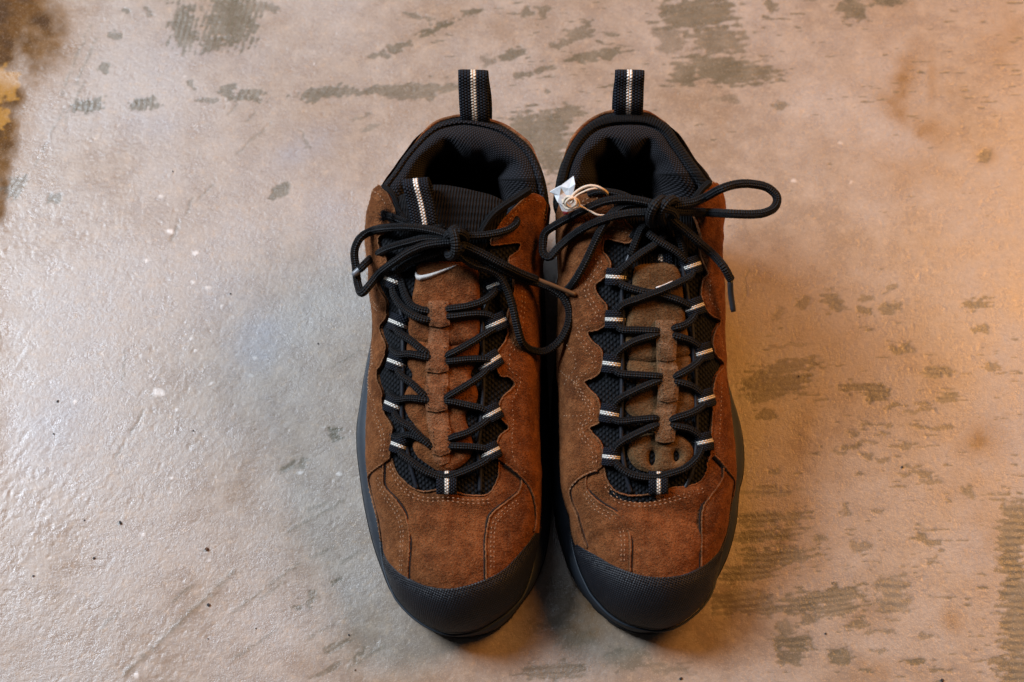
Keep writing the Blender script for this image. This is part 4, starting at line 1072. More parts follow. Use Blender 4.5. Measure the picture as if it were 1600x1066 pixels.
HY = ([-30, -16, -14, -12, -9, -6, -3, 0, 3, 5, 7, 20], [4.7, 4.9, 5.2, 5.9, 7.0, 8.1, 9.3, 10.6, 11.8, 12.5, 13.0, 13.0])
NN = ([-30, -14, -8, -2, 3, 6, 20], [2.3, 2.3, 2.6, 3.0, 3.4, 4.5, 4.5])
PROF = [(-.02, -2.4, 0), (0.0, -1.2, 0), (0.0, -.35, 0), (.05, .02, 0), (.12, .05, 0), (.17, -.10, 0), (.23, .02, 0), (.38, .16, .10), (.60, -.05, .55), (.85, -.8, 1.0), (1.0, -1.9, .9), (1.02, -3.2, .5)]

LEFT = dict(
    label="brown suede hiking shoe whose striped tongue loop stands above its bow", origin=(-2.9, -5.0),
    base=[(703, 986), (680, 979), (656, 965), (636, 947), (616, 921), (598, 889), (585, 851), (575, 810), (570, 760), (569, 700), (573, 640), (580, 570), (592, 510), (606, 455), (622, 410), (636, 370), (655, 338), (684, 320), (712, 314), (741, 312), (772, 315), (803, 328), (826, 350), (838, 385), (843, 430), (843, 480), (843, 560), (846, 640), (850, 720), (852, 780), (850, 831), (838, 880), (815, 925), (790, 953), (773, 965), (749, 979), (726, 985)],
    mid=[(572, 720), (573, 680), (575, 640), (576, 606), (579, 570), (584, 525), (587, 490), (580, 461), (577, 439), (573, 405), (571, 371), (572, 337), (584, 306), (598, 292), (614, 270), (630, 246), (648, 225), (666, 206), (684, 193), (702, 187), (720, 184), (743, 186), (765, 191), (788, 199), (809, 213), (826, 228), (837, 247), (846, 270), (852, 293), (854, 330), (852, 360), (846, 396), (841, 428), (841, 473), (841, 548), (838, 615), (840, 683), (841, 745)],
    ytoe=4.3, yheel=3.9, hy=HY, nn=NN, open_y=3.7, cut=.84, rear_y=2.8, crease=0.5,
    sole=[(714, 999), (685, 992), (662, 979), (633, 956), (610, 924), (597, 892), (583, 851), (570, 796), (562, 744), (557, 700), (557, 665), (562, 630), (568, 590), (578, 540), (592, 485), (610, 435), (628, 385), (650, 345), (685, 322), (741, 312), (790, 320), (822, 340), (840, 380), (849, 430), (852, 490), (854, 560), (858, 640), (862, 720), (863, 758), (860, 816), (851, 874), (834, 918), (816, 944), (796, 970), (773, 988), (743, 997)],
    cap_edge=[(574, 785), (580, 808), (588, 826), (597, 847), (610, 872), (627, 892), (650, 907), (671, 915), (697, 919), (726, 915), (755, 905), (787, 886), (808, 863), (831, 829), (841, 806), (847, 785), (850, 768)],
    throat=[(612, 310), (598, 345), (588, 372), (585, 420), (585, 460), (592, 500), (590, 560), (585, 600), (592, 650), (602, 690), (604, 724), (618, 748), (640, 766), (668, 778), (700, 778), (735, 783), (768, 783), (786, 762), (792, 730), (796, 690), (806, 650), (812, 600), (802, 560), (800, 500), (808, 460), (818, 400), (815, 370), (800, 350), (780, 340), (700, 350), (640, 330)],
    q_in_L=[(597, 293), (608, 302), (614, 315), (621, 333), (619, 348), (608, 362), (596, 372), (598, 390), (608, 404), (605, 423), (596, 432), (595, 443), (603, 461), (609, 473), (608, 486), (609, 495), (600, 511), (602, 525), (608, 541), (606, 554), (601, 570), (595, 581), (596, 597), (602, 615), (601, 629), (605, 647), (616, 667), (615, 683), (614, 700), (612, 717)],
    q_front_L=[(603, 724), (592, 732), (583, 752), (584, 775), (588, 800), (593, 825), (597, 846), (592, 850)],
    q_top_L=[(571, 420), (569, 372), (571, 330), (577, 308), (586, 297)],
    q_in_R=[(824, 304), (806, 322), (788, 340), (774, 360), (765, 383), (786, 382), (809, 381), (806, 392), (792, 405), (797, 425), (800, 441), (799, 460), (796, 474), (791, 488), (789, 510), (791, 520), (785, 536), (776, 550), (774, 570), (779, 587), (794, 590), (801, 601), (784, 620), (778, 633), (779, 651), (786, 660), (792, 669), (779, 681), (775, 692), (774, 705), (777, 718)],
    q_front_R=[(787, 725), (802, 737), (819, 755), (828, 778), (831, 800), (828, 830), (833, 838)],
    q_top_R=[(851, 420), (855, 370), (854, 326), (843, 308), (832, 302)],
    wing_end_L=(641, 905), wing_end_R=(758, 905),
    wing_in_L=[(603, 722), (602, 740), (604, 760), (621, 781), (636, 805), (642, 831), (642, 860), (640, 925)],
    wing_out_L=[(612, 895), (592, 850), (580, 800), (575, 760), (580, 735), (592, 722)],
    wing_in_R=[(806, 730), (812, 749), (809, 767), (787, 787), (766, 806), (760, 831), (758, 865), (757, 915)],
    wing_out_R=[(800, 890), (828, 850), (842, 810), (845, 770), (835, 740), (820, 728)],
    vamp=[(612, 713), (621, 738), (633, 752), (648, 764), (665, 768), (691, 764), (703, 766), (726, 773), (761, 773), (773, 758), (778, 744), (781, 715), (800, 725), (825, 760), (825, 800), (800, 850), (770, 912), (700, 932), (630, 912), (600, 850), (588, 800), (584, 760), (595, 725)],
    tongue_top=[(616, 318), (640, 300), (662, 292), (680, 290), (700, 291), (740, 299), (779, 311), (792, 324), (782, 350), (760, 385), (735, 415), (690, 418), (650, 415), (635, 385), (628, 350)],
    tongue=[
        ([(654, 412), (700, 404), (742, 412), (748, 440), (750, 480), (750, 520), (744, 534), (700, 540), (655, 534), (642, 525), (640, 500), (645, 470), (650, 440)], .34, M_SUEDE),
        ([(640, 532), (700, 540), (746, 532), (746, 560), (742, 572), (735, 584), (741, 600), (746, 612), (744, 628), (733, 640), (727, 652), (732, 670), (738, 690), (738, 708), (728, 722), (705, 736), (688, 737), (668, 725), (652, 712), (646, 695), (655, 680), (652, 668), (640, 652), (634, 636), (633, 618), (642, 600), (646, 585), (639, 572), (637, 555)], .30, M_SUEDE)],
    strip=([(673, 505), (688, 503), (702, 505), (702, 540), (701, 600), (701, 650), (706, 690), (703, 722), (690, 728), (680, 722), (674, 690), (668, 650), (668, 600), (670, 545)], M_SUEDE_T),
    straps=[([(672, 472), (687, 470), (702, 472), (702, 490), (704, 509), (690, 513), (673, 510), (671, 490)], .66, M_SUEDE_T), ([(668, 541), (684, 538), (701, 541), (700, 562), (702, 580), (685, 584), (667, 581), (669, 562)], .62, M_SUEDE_T),
            ([(667, 602), (683, 600), (699, 602), (699, 622), (700, 641), (684, 645), (668, 642), (666, 622)], .62, M_SUEDE_T), ([(674, 667), (690, 665), (705, 668), (706, 690), (704, 708), (690, 713), (677, 709), (675, 690)], .62, M_SUEDE_T)],
    logo=[([(651, 425), (656, 429), (664, 429), (680, 425), (700, 418), (722, 411), (712, 418), (694, 427), (676, 435), (664, 439), (656, 440), (651, 434)], .50)],
    rods=[[(606, 415, .1), (616, 440, .12), (624, 475, .12), (629, 505, .12), (630, 545, .14), (629, 606, .14), (628, 650, .12), (634, 690, .12), (641, 725, .10), (652, 764, .06)],
          [(782, 420, .1), (770, 450, .12), (756, 490, .12), (754, 515, .14), (755, 560, .14), (755, 615, .14), (751, 665, .12), (747, 700, .12), (750, 730, .10), (750, 768, .06)]],
    loops=[(601.828, 434, 628.228, 444, 0.9975), (608.176, 500, 636.976, 512, 0.9975), (606.176, 562, 634.976, 573, 0.9975), (601.944, 628, 629.144, 640, 0.95), (611.828, 692, 638.228, 702, 0.95),
           (787.94, 439, 759.94, 450, 0.9975), (790.896, 498, 755.696, 514, 0.9975), (781.128, 556, 747.528, 578, 0.9975), (781.476, 639, 750.276, 656, 0.95), (779.592, 700, 749.192, 715, 0.95), (698, 772, 698, 733, 1.15)],
    laces=[
        (.20, [(612, 440, .25), (616, 462, .38), (630, 481, .50), (648, 494, .62), (666, 500, .5), (686, 500, .05)]),
        (.20, [(626, 436, .1), (632, 458, .28), (642, 476, .42), (658, 484, .5), (676, 487, .35)]),
        (.20, [(690, 484, .3), (706, 482, .55), (733, 478, .6), (756, 470, .5), (772, 457, .4), (776, 444, .3)]),
        (.20, [(690, 495, .3), (707, 494, .52), (742, 490, .5), (762, 492, .4), (775, 500, .3), (778, 508, .2)]),
        (.20, [(616, 505, .25), (622, 518, .4), (643, 533, .48), (666, 551, .48), (684, 559, .05)]),
        (.20, [(612, 545, .1), (623, 554, .42), (641, 553, .48), (668, 558, .50), (685, 558, .05)]),
        (.20, [(690, 560, .05), (704, 553, .55), (727, 541, .55), (752, 526, .5), (774, 512, .3)]),
        (.20, [(690, 564, .05), (704, 564, .50), (742, 561, .45), (760, 562, .4), (770, 570, .25)]),
        (.19, [(616, 567, .2), (626, 586, .4), (643, 599, .5), (664, 618, .48), (682, 626, .05)]),
        (.19, [(608, 612, .1), (619, 624, .35), (641, 622, .45), (666, 625, .5), (684, 626, .05)]),
        (.19, [(686, 628, .05), (701, 619, .55), (729, 602, .55), (752, 587, .45), (764, 574, .25)]),
        (.19, [(686, 628, .05), (701, 627, .5), (729, 633, .45), (756, 640, .35), (768, 648, .2)]),
        (.19, [(612, 634, .2), (622, 656, .4), (641, 667, .5), (659, 684, .5), (672, 696, .42), (684, 702, .05)]),
        (.19, [(612, 680, .1), (622, 684, .3), (640, 679, .4), (658, 686, .4), (680, 696, .05)]),
        (.19, [(690, 690, .05), (709, 683, .55), (731, 676, .55), (752, 664, .45), (766, 652, .25)]),
        (.19, [(690, 697, .05), (711, 697, .5), (742, 699, .45), (758, 702, .35), (766, 712, .2)]),
        (.20, [(622, 698, .2), (626, 708, .35), (640, 719, .42), (662, 735, .45), (684, 744, .32), (698, 746, .28), (714, 741, .34), (743, 729, .42), (762, 718, .35), (768, 708, .2)]),
        # bow
        (.22, [(707, 371, 1.5), (690, 364, 1.4), (666, 358, 1.3), (641, 355, 1.2), (607, 356, 1.0), (581, 361, .9), (562, 373, None, 10.6), (554, 392, None, 10.2), (556, 418, None, 9.8), (559, 443, None, 9.6), (565, 458, None, 9.8), (574, 450, None, 10.0), (592, 428, 1.0), (614, 411, 1.1), (641, 393, 1.2), (666, 383, 1.3), (690, 379, 1.5), (705, 378, 1.6)]),
        (.21, [(706, 374, 1.4), (690, 372, 1.3), (666, 372, 1.1), (641, 378, 1.0), (607, 388, .8), (581, 403, .8), (568, 415, None, 10.3), (562, 421, None, 10.2)]),
        (.20, [(706, 368, .9), (690, 358, .9), (665, 352, .8), (641, 349, .7), (622, 343, .6), (606, 337, .4), (600, 333, .2)]),
        (.19, [(704, 380, .7), (680, 396, .7), (660, 402, .6), (640, 410, .5), (622, 424, .4), (614, 438, .3)]),
        (.20, [(712, 368, 1.0), (730, 369, .9), (754, 368, .8), (783, 363, .7), (800, 356, .55), (808, 346, .4), (803, 340, .1)]),
        (.22, [(712, 379, 1.4), (730, 386, 1.3), (754, 397, 1.2), (788, 415, 1.1), (815, 428, 1.0), (838, 437, None, 9.6)]),
        (.21, [(710, 384, 1.1), (722, 402, 1.0), (740, 414, .9), (762, 421, .8), (778, 430, .7), (790, 448, .7), (800, 475, .8), (807, 505, .8), (815, 533, .7), (828, 546, .6), (851, 549, None, 7.4), (873, 534, None, 7.8), (887, 509, None, 8.3), (889, 486, None, 8.6), (882, 467, None, 8.9), (866, 453, None, 9.2), (848, 445, None, 9.4), (820, 437, .7), (790, 424, .8), (760, 408, .9), (735, 396, 1.0), (714, 386, 1.2)]),
        # knot
        (.25, [(700, 392, 1.0), (703, 400, 1.3), (711, 396, 1.9), (712, 380, 2.2), (709, 366, 2.1), (706, 362, 1.5), (712, 358, 1.0)]),
        (.23, [(698, 372, 1.3), (703, 366, 1.8), (714, 362, 2.0), (724, 366, 1.7), (727, 374, 1.2)]),
        (.22, [(716, 376, 1.2), (722, 384, 1.5), (717, 392, 1.4), (708, 394, 1.1)]),
    ],
    fuzz=[(603, 337, .45, .28, 260), (616, 343, .6, .22, 120), (640, 350, .7, .25, 120), (690, 358, 1.1, .25, 90), (724, 362, 1.3, .2, 90)],
    aglets=[(M_AGLETG, .19, [(564, 419, None, 10.25), (558, 425, None, 10.1), (551, 431, None, 10.0)]), (M_AGLET, .13, [(834, 435, None, 9.65), (866, 447, None, 9.5), (900, 461, None, 9.3)])],
    eyelets=[(803, 341, 9), (603, 334, 7)],
    strap_st=[[(676, 475), (677, 507)], [(697, 475), (698, 507)], [(673, 544), (673, 577)], [(696, 544), (696, 577)], [(671, 605), (672, 638)], [(695, 605), (695, 638)], [(679, 670), (681, 705)], [(701, 670), (701, 705)]], strap_l=.64,
    stitch2=[[(577, 345), (576, 390), (583, 440), (590, 470), (598, 482)], [(589, 545), (590, 570), (585, 585), (584, 605), (590, 625), (593, 650), (600, 668), (604, 690), (602, 712)], [(842, 330), (845, 370), (838, 410)], [(812, 432), (812, 480), (806, 520), (797, 545)]],
    stitch1=[[(588, 303), (580, 318), (577, 340)], [(606, 318), (598, 306), (590, 302)], [(584, 760), (590, 800), (596, 830)], [(793, 555), (793, 578), (808, 592), (803, 612), (796, 630), (798, 655), (796, 690), (800, 720), (815, 738)], [(838, 315), (822, 312), (800, 334), (786, 356)]],
    stitch2low=[[(595, 748), (605, 772), (621, 795), (630, 820), (632, 850), (631, 890)], [(612, 728), (625, 752), (642, 771), (668, 780), (700, 780), (735, 784), (762, 783)], [(805, 785), (785, 800), (771, 818), (768, 845), (767, 885)]],
    collar=dict(trim=(12, 150), c=(735, 280), bind_rows=18,
                outer=[(596, 294), (614, 270), (630, 246), (648, 224), (666, 205), (684, 192), (702, 186), (720, 183), (743, 185), (765, 190), (788, 198), (809, 212), (827, 228), (838, 247), (847, 270), (853, 293), (856, 325), (845, 360), (800, 385), (735, 392), (660, 385), (610, 350), (594, 315)],
                inner=[(660, 285), (664, 268), (674, 252), (688, 240), (702, 236), (714, 241), (726, 246), (738, 249), (750, 249), (762, 256), (770, 262), (779, 264), (784, 270), (781, 279), (782, 300), (785, 320), (770, 345), (735, 355), (690, 350), (660, 320)],
                zr=([0, 30, 60, 90, 120, 150, 185, 215, 240, 300, 330, 350, 360], [11.3, 11.5, 11.7, 11.8, 11.7, 11.5, 11.1, 9.8, 8.5, 8.5, 9.8, 10.9, 11.3]),
                grooves=[(120, 9, .5), (22, 11, .45), (162, 14, .25)], prof=PROF),
    bindings=[(.24, [(752, 364, .3), (760, 350, .5), (770, 336, .6), (788, 322, .55), (804, 312, .5), (818, 303, .45), (826, 298, .3)]), (.16, [(598, 292, .3), (610, 299, .4), (617, 312, .4), (624, 330, .4), (632, 342, .4), (642, 350, .3)])],
    tabs=[("pull_tab", [(742, 196, 11.3, -.1), (742, 183, 12.0, 0), (741, 165, 12.6, 0), (740, 140, 13.3, 0), (739.5, 118, 13.9, 0), (739.5, 114, 13.6, .15), (741, 130, 12.9, .2), (745, 160, 11.9, .3), (746, 182, 11.0, .4), (746, 196, 9.8, .4)], 1.72, .13, M_WEBP),
          ("tongue_loop", [(664, 352, 12.2, 0), (661, 335, 12.6, 0), (656, 312, 13.1, 0), (650, 290, 13.6, 0), (649, 284, 13.4, .15), (655, 300, 12.6, .3), (662, 330, 11.8, .3)], 1.45, .13, M_WEB)],
    tongue_loop_w=(1, .12, 0), pull_tab_w=(1, -.03, 0))

RIGHT = dict(
    label="brown suede hiking shoe with white price tag and wide lace loop sticking out",
    origin=(7.9, -5.0),
    base=[(1029, 980), (1003, 977), (979, 970), (956, 956), (936, 935), (916, 909), (898, 880), (882, 840), (872, 787), (869, 740), (869, 690), (871, 640), (875, 580), (882, 520), (888, 465), (892, 420), (896, 380), (907, 345), (930, 322), (960, 311), (985, 308), (1015, 310), (1045, 320), (1067, 342), (1079, 375), (1086, 420), (1096, 470), (1110, 530), (1126, 590), (1139, 640), (1148, 690), (1151, 740), (1148, 790), (1140, 835), (1128, 875), (1116, 905), (1096, 940), (1072, 963), (1049, 976)],
    mid=[(878, 740), (881, 683), (878, 615), (875, 570), (874, 536), (874, 480), (873, 430), (871, 380), (869, 335), (872, 292), (878, 262), (890, 233), (905, 209), (925, 191), (946, 180), (966, 176), (990, 175.5), (1009, 178), (1028, 186), (1044, 199), (1062, 225), (1082, 253), (1101, 278), (1118, 290), (1128, 305), (1131, 345), (1130, 382), (1133, 445), (1134, 495), (1134, 547), (1136, 581), (1139, 615), (1145, 660), (1149, 705), (1150, 745)],
    ytoe=4.3, yheel=3.9, hy=HY, nn=NN, open_y=3.7, cut=.84, rear_y=2.8, crease=1.0,
    sole=[(1014, 992), (991, 991), (962, 979), (936, 959), (913, 933), (892, 898), (878, 857), (866, 802), (863, 744), (861, 690), (862, 630), (867, 570), (875, 510), (881, 450), (886, 400), (896, 350), (918, 322), (950, 308), (985, 304), (1020, 306), (1055, 320), (1076, 350), (1086, 395), (1098, 450), (1112, 510), (1130, 570), (1146, 625), (1157, 660), (1163, 700), (1162, 740), (1156, 765), (1151, 816), (1137, 869), (1116, 912), (1093, 947), (1067, 970), (1038, 986)],
    cap_edge=[(873, 762), (878, 785), (884, 803), (894, 825), (910, 851), (936, 867), (956, 880), (985, 893), (1014, 900), (1043, 901), (1067, 897), (1090, 886), (1110, 869), (1131, 840), (1147, 798), (1151, 775)],
    throat=[(940, 350), (935, 375), (930, 400), (925, 440), (930, 470), (915, 510), (925, 550), (908, 597), (925, 640), (918, 670), (930, 700), (932, 735), (945, 765), (965, 780), (1003, 785), (1040, 780), (1080, 770), (1100, 765), (1115, 740), (1120, 700), (1122, 640), (1120, 610), (1134, 570), (1122, 540), (1128, 500), (1115, 470), (1110, 430), (1105, 380), (1090, 345), (1060, 330), (1000, 335)],
    q_in_L=[(900, 308), (912, 302), (925, 300), (942, 306), (955, 318), (968, 335), (980, 350), (992, 364), (984, 380), (966, 378), (947, 375), (943, 392), (950, 402), (955, 412), (954, 425), (944, 436), (932, 447), (938, 464), (948, 476), (950, 492), (948, 507), (937, 516), (921, 520), (928, 534), (941, 546), (943, 565), (939, 582), (930, 590), (916, 597), (923, 608), (936, 622), (940, 640), (939, 660), (924, 669), (930, 679), (941, 692), (944, 708), (943, 729)],
    q_front_L=[(936, 735), (920, 740), (903, 752), (896, 765), (900, 785), (908, 805), (914, 828), (923, 856), (912, 853)],
    q_top_L=[(876, 420), (873, 370), (875, 330), (886, 313)],
    q_in_R=[(1110, 287), (1097, 300), (1084, 316), (1078, 330), (1086, 350), (1092, 375), (1090, 392), (1094, 410), (1102, 428), (1095, 437), (1092, 460), (1097, 480), (1106, 493), (1119, 502), (1112, 518), (1109, 536), (1113, 555), (1124, 570), (1114, 588), (1110, 610), (1109, 640), (1108, 665), (1107, 690), (1106, 712), (1103, 722)],
    q_front_R=[(1112, 712), (1122, 722), (1133, 738), (1141, 755), (1146, 775), (1147, 800)],
    q_top_R=[(1131, 420), (1133, 370), (1135, 330), (1129, 300), (1120, 289)],
    wing_end_L=(986, 893), wing_end_R=(1092, 886),
    wing_in_L=[(925, 735), (918, 745), (920, 765), (940, 786), (966, 803), (980, 822), (986, 845), (986, 870), (985, 905)],
    wing_out_L=[(950, 890), (915, 862), (900, 825), (892, 785), (895, 755), (908, 738)],
    wing_in_R=[(1127, 728), (1126, 745), (1110, 772), (1097, 792), (1094, 812), (1094, 840), (1090, 895)],
    wing_out_R=[(1112, 880), (1134, 850), (1148, 800), (1151, 765), (1144, 740)],
    vamp=[(943, 722), (950, 752), (962, 767), (980, 774), (1003, 774), (1029, 770), (1049, 763), (1073, 760), (1090, 755), (1102, 738), (1107, 710), (1125, 725), (1140, 770), (1130, 820), (1110, 880), (1070, 915), (1010, 918), (950, 895), (915, 845), (902, 790), (900, 755), (920, 735)],
    tongue_top=[(944, 312), (975, 312), (1010, 312), (1050, 310), (1080, 310), (1088, 330), (1080, 370), (1068, 410), (1050, 422), (1020, 424), (995, 424), (980, 395), (968, 355)], tt_th=.15,
    tongue=[
        ([(992, 418), (1020, 412), (1052, 414), (1062, 430), (1066, 460), (1070, 500), (1076, 540), (1076, 554), (1030, 564), (985, 563), (978, 545), (978, 510), (984, 480), (988, 445)], .26, M_SUEDE_G),
        ([(984, 562), (1030, 566), (1076, 556), (1078, 575), (1072, 592), (1080, 610), (1086, 632), (1080, 646), (1068, 655), (1066, 668), (1050, 676), (1020, 676), (1002, 668), (998, 655), (984, 648), (976, 636), (984, 622), (994, 606), (992, 590), (980, 578)], .20, M_SUEDE_G),
        ([(980, 705), (986, 690), (1000, 680), (1025, 677), (1056, 678), (1072, 688), (1082, 704), (1079, 722), (1064, 734), (1040, 740), (1010, 738), (990, 728)], .30, M_SUEDE_G)],
    strip=([(1025, 555), (1040, 553), (1053, 555), (1057, 590), (1056, 630), (1052, 655), (1037, 658), (1023, 655), (1026, 630), (1027, 590)], M_SUEDE_TG),
    straps=[([(1023, 502), (1038, 500), (1053, 502), (1054, 530), (1053, 563), (1038, 566), (1025, 563), (1024, 530)], .60, M_SUEDE_TG), ([(1026, 573), (1041, 571), (1056, 573), (1058, 600), (1056, 626), (1042, 630), (1028, 627), (1026, 600)], .58, M_SUEDE_TG), ([(1021, 641), (1036, 639), (1052, 641), (1053, 670), (1051, 690), (1036, 693), (1023, 690), (1021, 670)], .60, M_SUEDE_TG)],
    th2=[[(1015, 706), (1019, 704), (1023, 708), (1023, 722), (1018, 728), (1014, 722)], [(1052, 706), (1057, 705), (1061, 710), (1060, 718), (1055, 722), (1052, 718)]],
    logo=[([(1023, 449), (1034, 445), (1051, 438), (1050, 441), (1036, 449), (1025, 453)], .44)],
    rods=[[(985, 395, .1), (976, 420, .12), (972, 450, .12), (973, 500, .14), (972, 545, .14), (972, 600, .14), (971, 650, .14), (972, 700, .12), (978, 740, .10), (986, 770, .06)],
          [(1066, 380, .1), (1068, 420, .12), (1074, 460, .12), (1080, 500, .14), (1084, 550, .14), (1087, 600, .14), (1088, 650, .14), (1088, 700, .12), (1080, 740, .1), (1070, 764, .06)]],
    loops=[(947.524, 432, 978.724, 434, 0.9975), (946.524, 499, 977.724, 500, 1.045), (942.524, 567, 973.724, 571, 1.0925), (938.64, 644, 970.64, 650, 1.0925), (942.176, 713, 970.976, 716, 1.045),
           (1093.82, 411, 1065.02, 421, 0.9975), (1099.59, 475, 1069.19, 486, 0.9975), (1111.82, 547, 1083.02, 556, 1.045), (1115.82, 619, 1087.02, 628, 1.045), (1112.94, 688, 1084.94, 694, 1.045), (1029, 772, 1029, 732, 1.1)],
    laces=[
        (.20, [(1012, 364, .5), (1025, 374, .55), (1042, 384, .55), (1058, 394, .5), (1072, 408, .3)]),
        (.20, [(1040, 368, .3), (1025, 381, .45), (1000, 397, .5), (985, 409, .5), (970, 422, .35), (962, 432, .2)]),
        (.20, [(964, 438, .2), (974, 446, .35), (1002, 455, .45), (1035, 461, .42), (1062, 470, .4), (1080, 480, .25)]),
        (.20, [(1082, 418, .25), (1080, 430, .4), (1062, 441, .5), (1035, 453, .6), (995, 468, .5), (972, 477, .4), (962, 490, .2)]),
        (.20, [(962, 505, .2), (970, 514, .4), (997, 516, .5), (1022, 517, .55), (1038, 518, .05)]),
        (.20, [(960, 560, .2), (968, 548, .4), (993, 533, .5), (1022, 524, .55), (1038, 520, .05)]),
        (.20, [(1038, 516, .05), (1056, 512, .55), (1072, 507, .5), (1085, 494, .35), (1086, 484, .2)]),
        (.20, [(1038, 520, .05), (1056, 525, .5), (1080, 533, .4), (1096, 545, .25)]),
        (.20, [(956, 572, .2), (968, 583, .4), (997, 586, .5), (1026, 588, .55), (1041, 590, .05)]),
        (.20, [(954, 640, .2), (966, 625, .4), (988, 613, .5), (1024, 597, .55), (1041, 592, .05)]),
        (.20, [(1041, 594, .05), (1060, 586, .55), (1081, 574, .5), (1094, 562, .35), (1097, 554, .2)]),
        (.20, [(1041, 594, .05), (1060, 597, .5), (1085, 606, .4), (1098, 618, .25)]),
        (.20, [(954, 650, .2), (966, 658, .4), (997, 656, .5), (1022, 654, .55), (1036, 656, .05)]),
        (.20, [(956, 712, .2), (966, 695, .4), (991, 680, .55), (1020, 667, .6), (1036, 660, .05)]),
        (.20, [(1036, 660, .05), (1054, 654, .55), (1081, 645, .5), (1098, 634, .35), (1100, 626, .2)]),
        (.20, [(1036, 660, .05), (1054, 665, .5), (1080, 672, .4), (1096, 684, .25)]),
        (.20, [(956, 716, .2), (968, 730, .35), (985, 741, .4), (1008, 746, .35), (1029, 746, .30), (1042, 742, .35), (1070, 732, .42), (1087, 718, .4), (1096, 702, .3), (1097, 692, .2)]),
        # bow
        (.23, [(1050, 322, 1.3), (1064, 320, 1.3), (1082, 317, 1.2), (1103, 308, 1.1), (1127, 295, None, 13.6), (1152, 288, None, 13.4), (1178, 288, None, 13.1), (1200, 294, None, 12.8), (1214, 308, None, 12.5), (1211, 323, None, 12.4), (1197, 332, None, 12.5), (1177, 335, None, 12.6), (1140, 334, None, 12.6), (1102, 332, .7), (1070, 331, 1.0), (1050, 330, 1.3)]),
        (.22, [(1030, 322, 1.4), (1010, 316, 1.3), (978, 311, 1.2), (945, 315, 1.1), (915, 327, 1.0), (890, 340, .8), (868, 352, None, 10.8), (852, 364, None, 10.4), (848, 380, None, 10.2), (850, 398, None, 10.0), (858, 402, None, 10.0), (872, 388, None, 10.3), (890, 372, .8), (915, 355, .9), (945, 342, 1.0), (980, 334, 1.1), (1010, 332, 1.2), (1030, 330, 1.4)]),
        (.21, [(1025, 321, 1.1), (1000, 318, 1.0), (974, 322, .9), (957, 333, .9), (947, 346, .8), (937, 363, .8), (925, 388, .7), (912, 415, .7), (897, 440, .6), (884, 456, .5)]),
        (.22, [(1046, 338, 1.2), (1058, 350, 1.1), (1068, 358, 1.0), (1090, 377, 1.0), (1112, 396, 1.0), (1130, 416, None, 10.8), (1142, 437, None, 10.2)]),
        (.20, [(1030, 335, .8), (1015, 345, .7), (1003, 355, .6), (996, 370, .5), (990, 385, .4), (985, 398, .2)]),
        (.20, [(1050, 340, .7), (1058, 360, .6), (1066, 385, .45), (1070, 405, .25)]),
        (.26, [(1018, 350, .9), (1016, 338, 1.6), (1022, 322, 2.1), (1030, 314, 1.9), (1036, 312, 1.3)]),
        (.25, [(1036, 348, .9), (1032, 334, 1.7), (1040, 318, 2.1), (1050, 312, 1.7), (1056, 318, 1.1)]),
        (.22, [(1020, 330, 1.3), (1034, 326, 1.9), (1050, 330, 1.6), (1056, 340, 1.1)]),
        (.17, [(990, 312, .8), (975, 305, .7), (955, 300, .6), (935, 299, .5), (920, 304, .3)]),
    ],
    fuzz=[(1032, 312, 1.4, .22, 120), (1052, 318, 1.4, .2, 90), (1000, 316, 1.1, .25, 80)],
    aglets=[(M_AGLETB, .17, [(1141, 438, None, 10.2), (1142, 460, None, 9.6), (1146, 487, None, 9.0)]), (M_AGLETB, .15, [(888, 450, .6), (880, 462, .5), (874, 474, .4)])],
    eyelets=[(1090, 330, 8)],
    strap_st=[[(1028, 507), (1030, 552)], [(1047, 507), (1048, 552)], [(1032, 578), (1034, 616)], [(1051, 578), (1051, 616)], [(1027, 646), (1028, 684)], [(1046, 646), (1046, 684)]], strap_l=.60,
    stitch2=[[(915, 318), (930, 312), (945, 322)], [(960, 358), (980, 362), (990, 372)], [(932, 398), (940, 415), (925, 437), (920, 455), (930, 478), (938, 495), (925, 506), (908, 516)], [(908, 522), (918, 540), (930, 558), (930, 575), (912, 585), (904, 598)], [(904, 598), (914, 618), (928, 640), (926, 655), (912, 665), (915, 682), (930, 700), (932, 722)]],
    stitch1=[[(893, 540), (905, 570), (890, 600)], [(885, 580), (905, 600), (918, 625)], [(890, 650), (912, 650), (925, 645)], [(932, 735), (912, 745), (898, 762)], [(1104, 440), (1104, 470), (1118, 488)], [(1120, 535), (1122, 548)], [(1120, 600), (1119, 650), (1117, 700)]],
    stitch2low=[[(918, 770), (930, 790), (955, 806), (970, 822), (975, 845), (975, 875)], [(950, 760), (965, 780), (985, 787), (1010, 788), (1040, 783), (1070, 774), (1095, 766)]],
    collar=dict(trim=(55, 172), c=(985, 272), bind_rows=26,
                outer=[(866, 325), (869, 290), (876, 261), (888, 232), (903, 208), (923, 190), (945, 179), (965, 175.5), (990, 175), (1010, 177), (1029, 185), (1046, 198), (1064, 224), (1084, 252), (1102, 277), (1112, 292), (1116, 320), (1100, 360), (1050, 385), (985, 390), (920, 380), (880, 350)],
                inner=[(934, 290), (932, 270), (934, 256), (943, 246), (953, 238), (962, 238), (971, 243), (982, 247), (994, 244), (1003, 239), (1011, 241), (1016, 250), (1022, 262), (1020, 285), (1018, 305), (1020, 330), (1000, 345), (970, 345), (940, 330)],
                zr=([0, 30, 60, 90, 120, 150, 185, 215, 240, 300, 330, 350, 360], [11.3, 11.5, 11.7, 11.8, 11.7, 11.5, 11.1, 9.8, 8.5, 8.5, 9.8, 10.9, 11.3]),
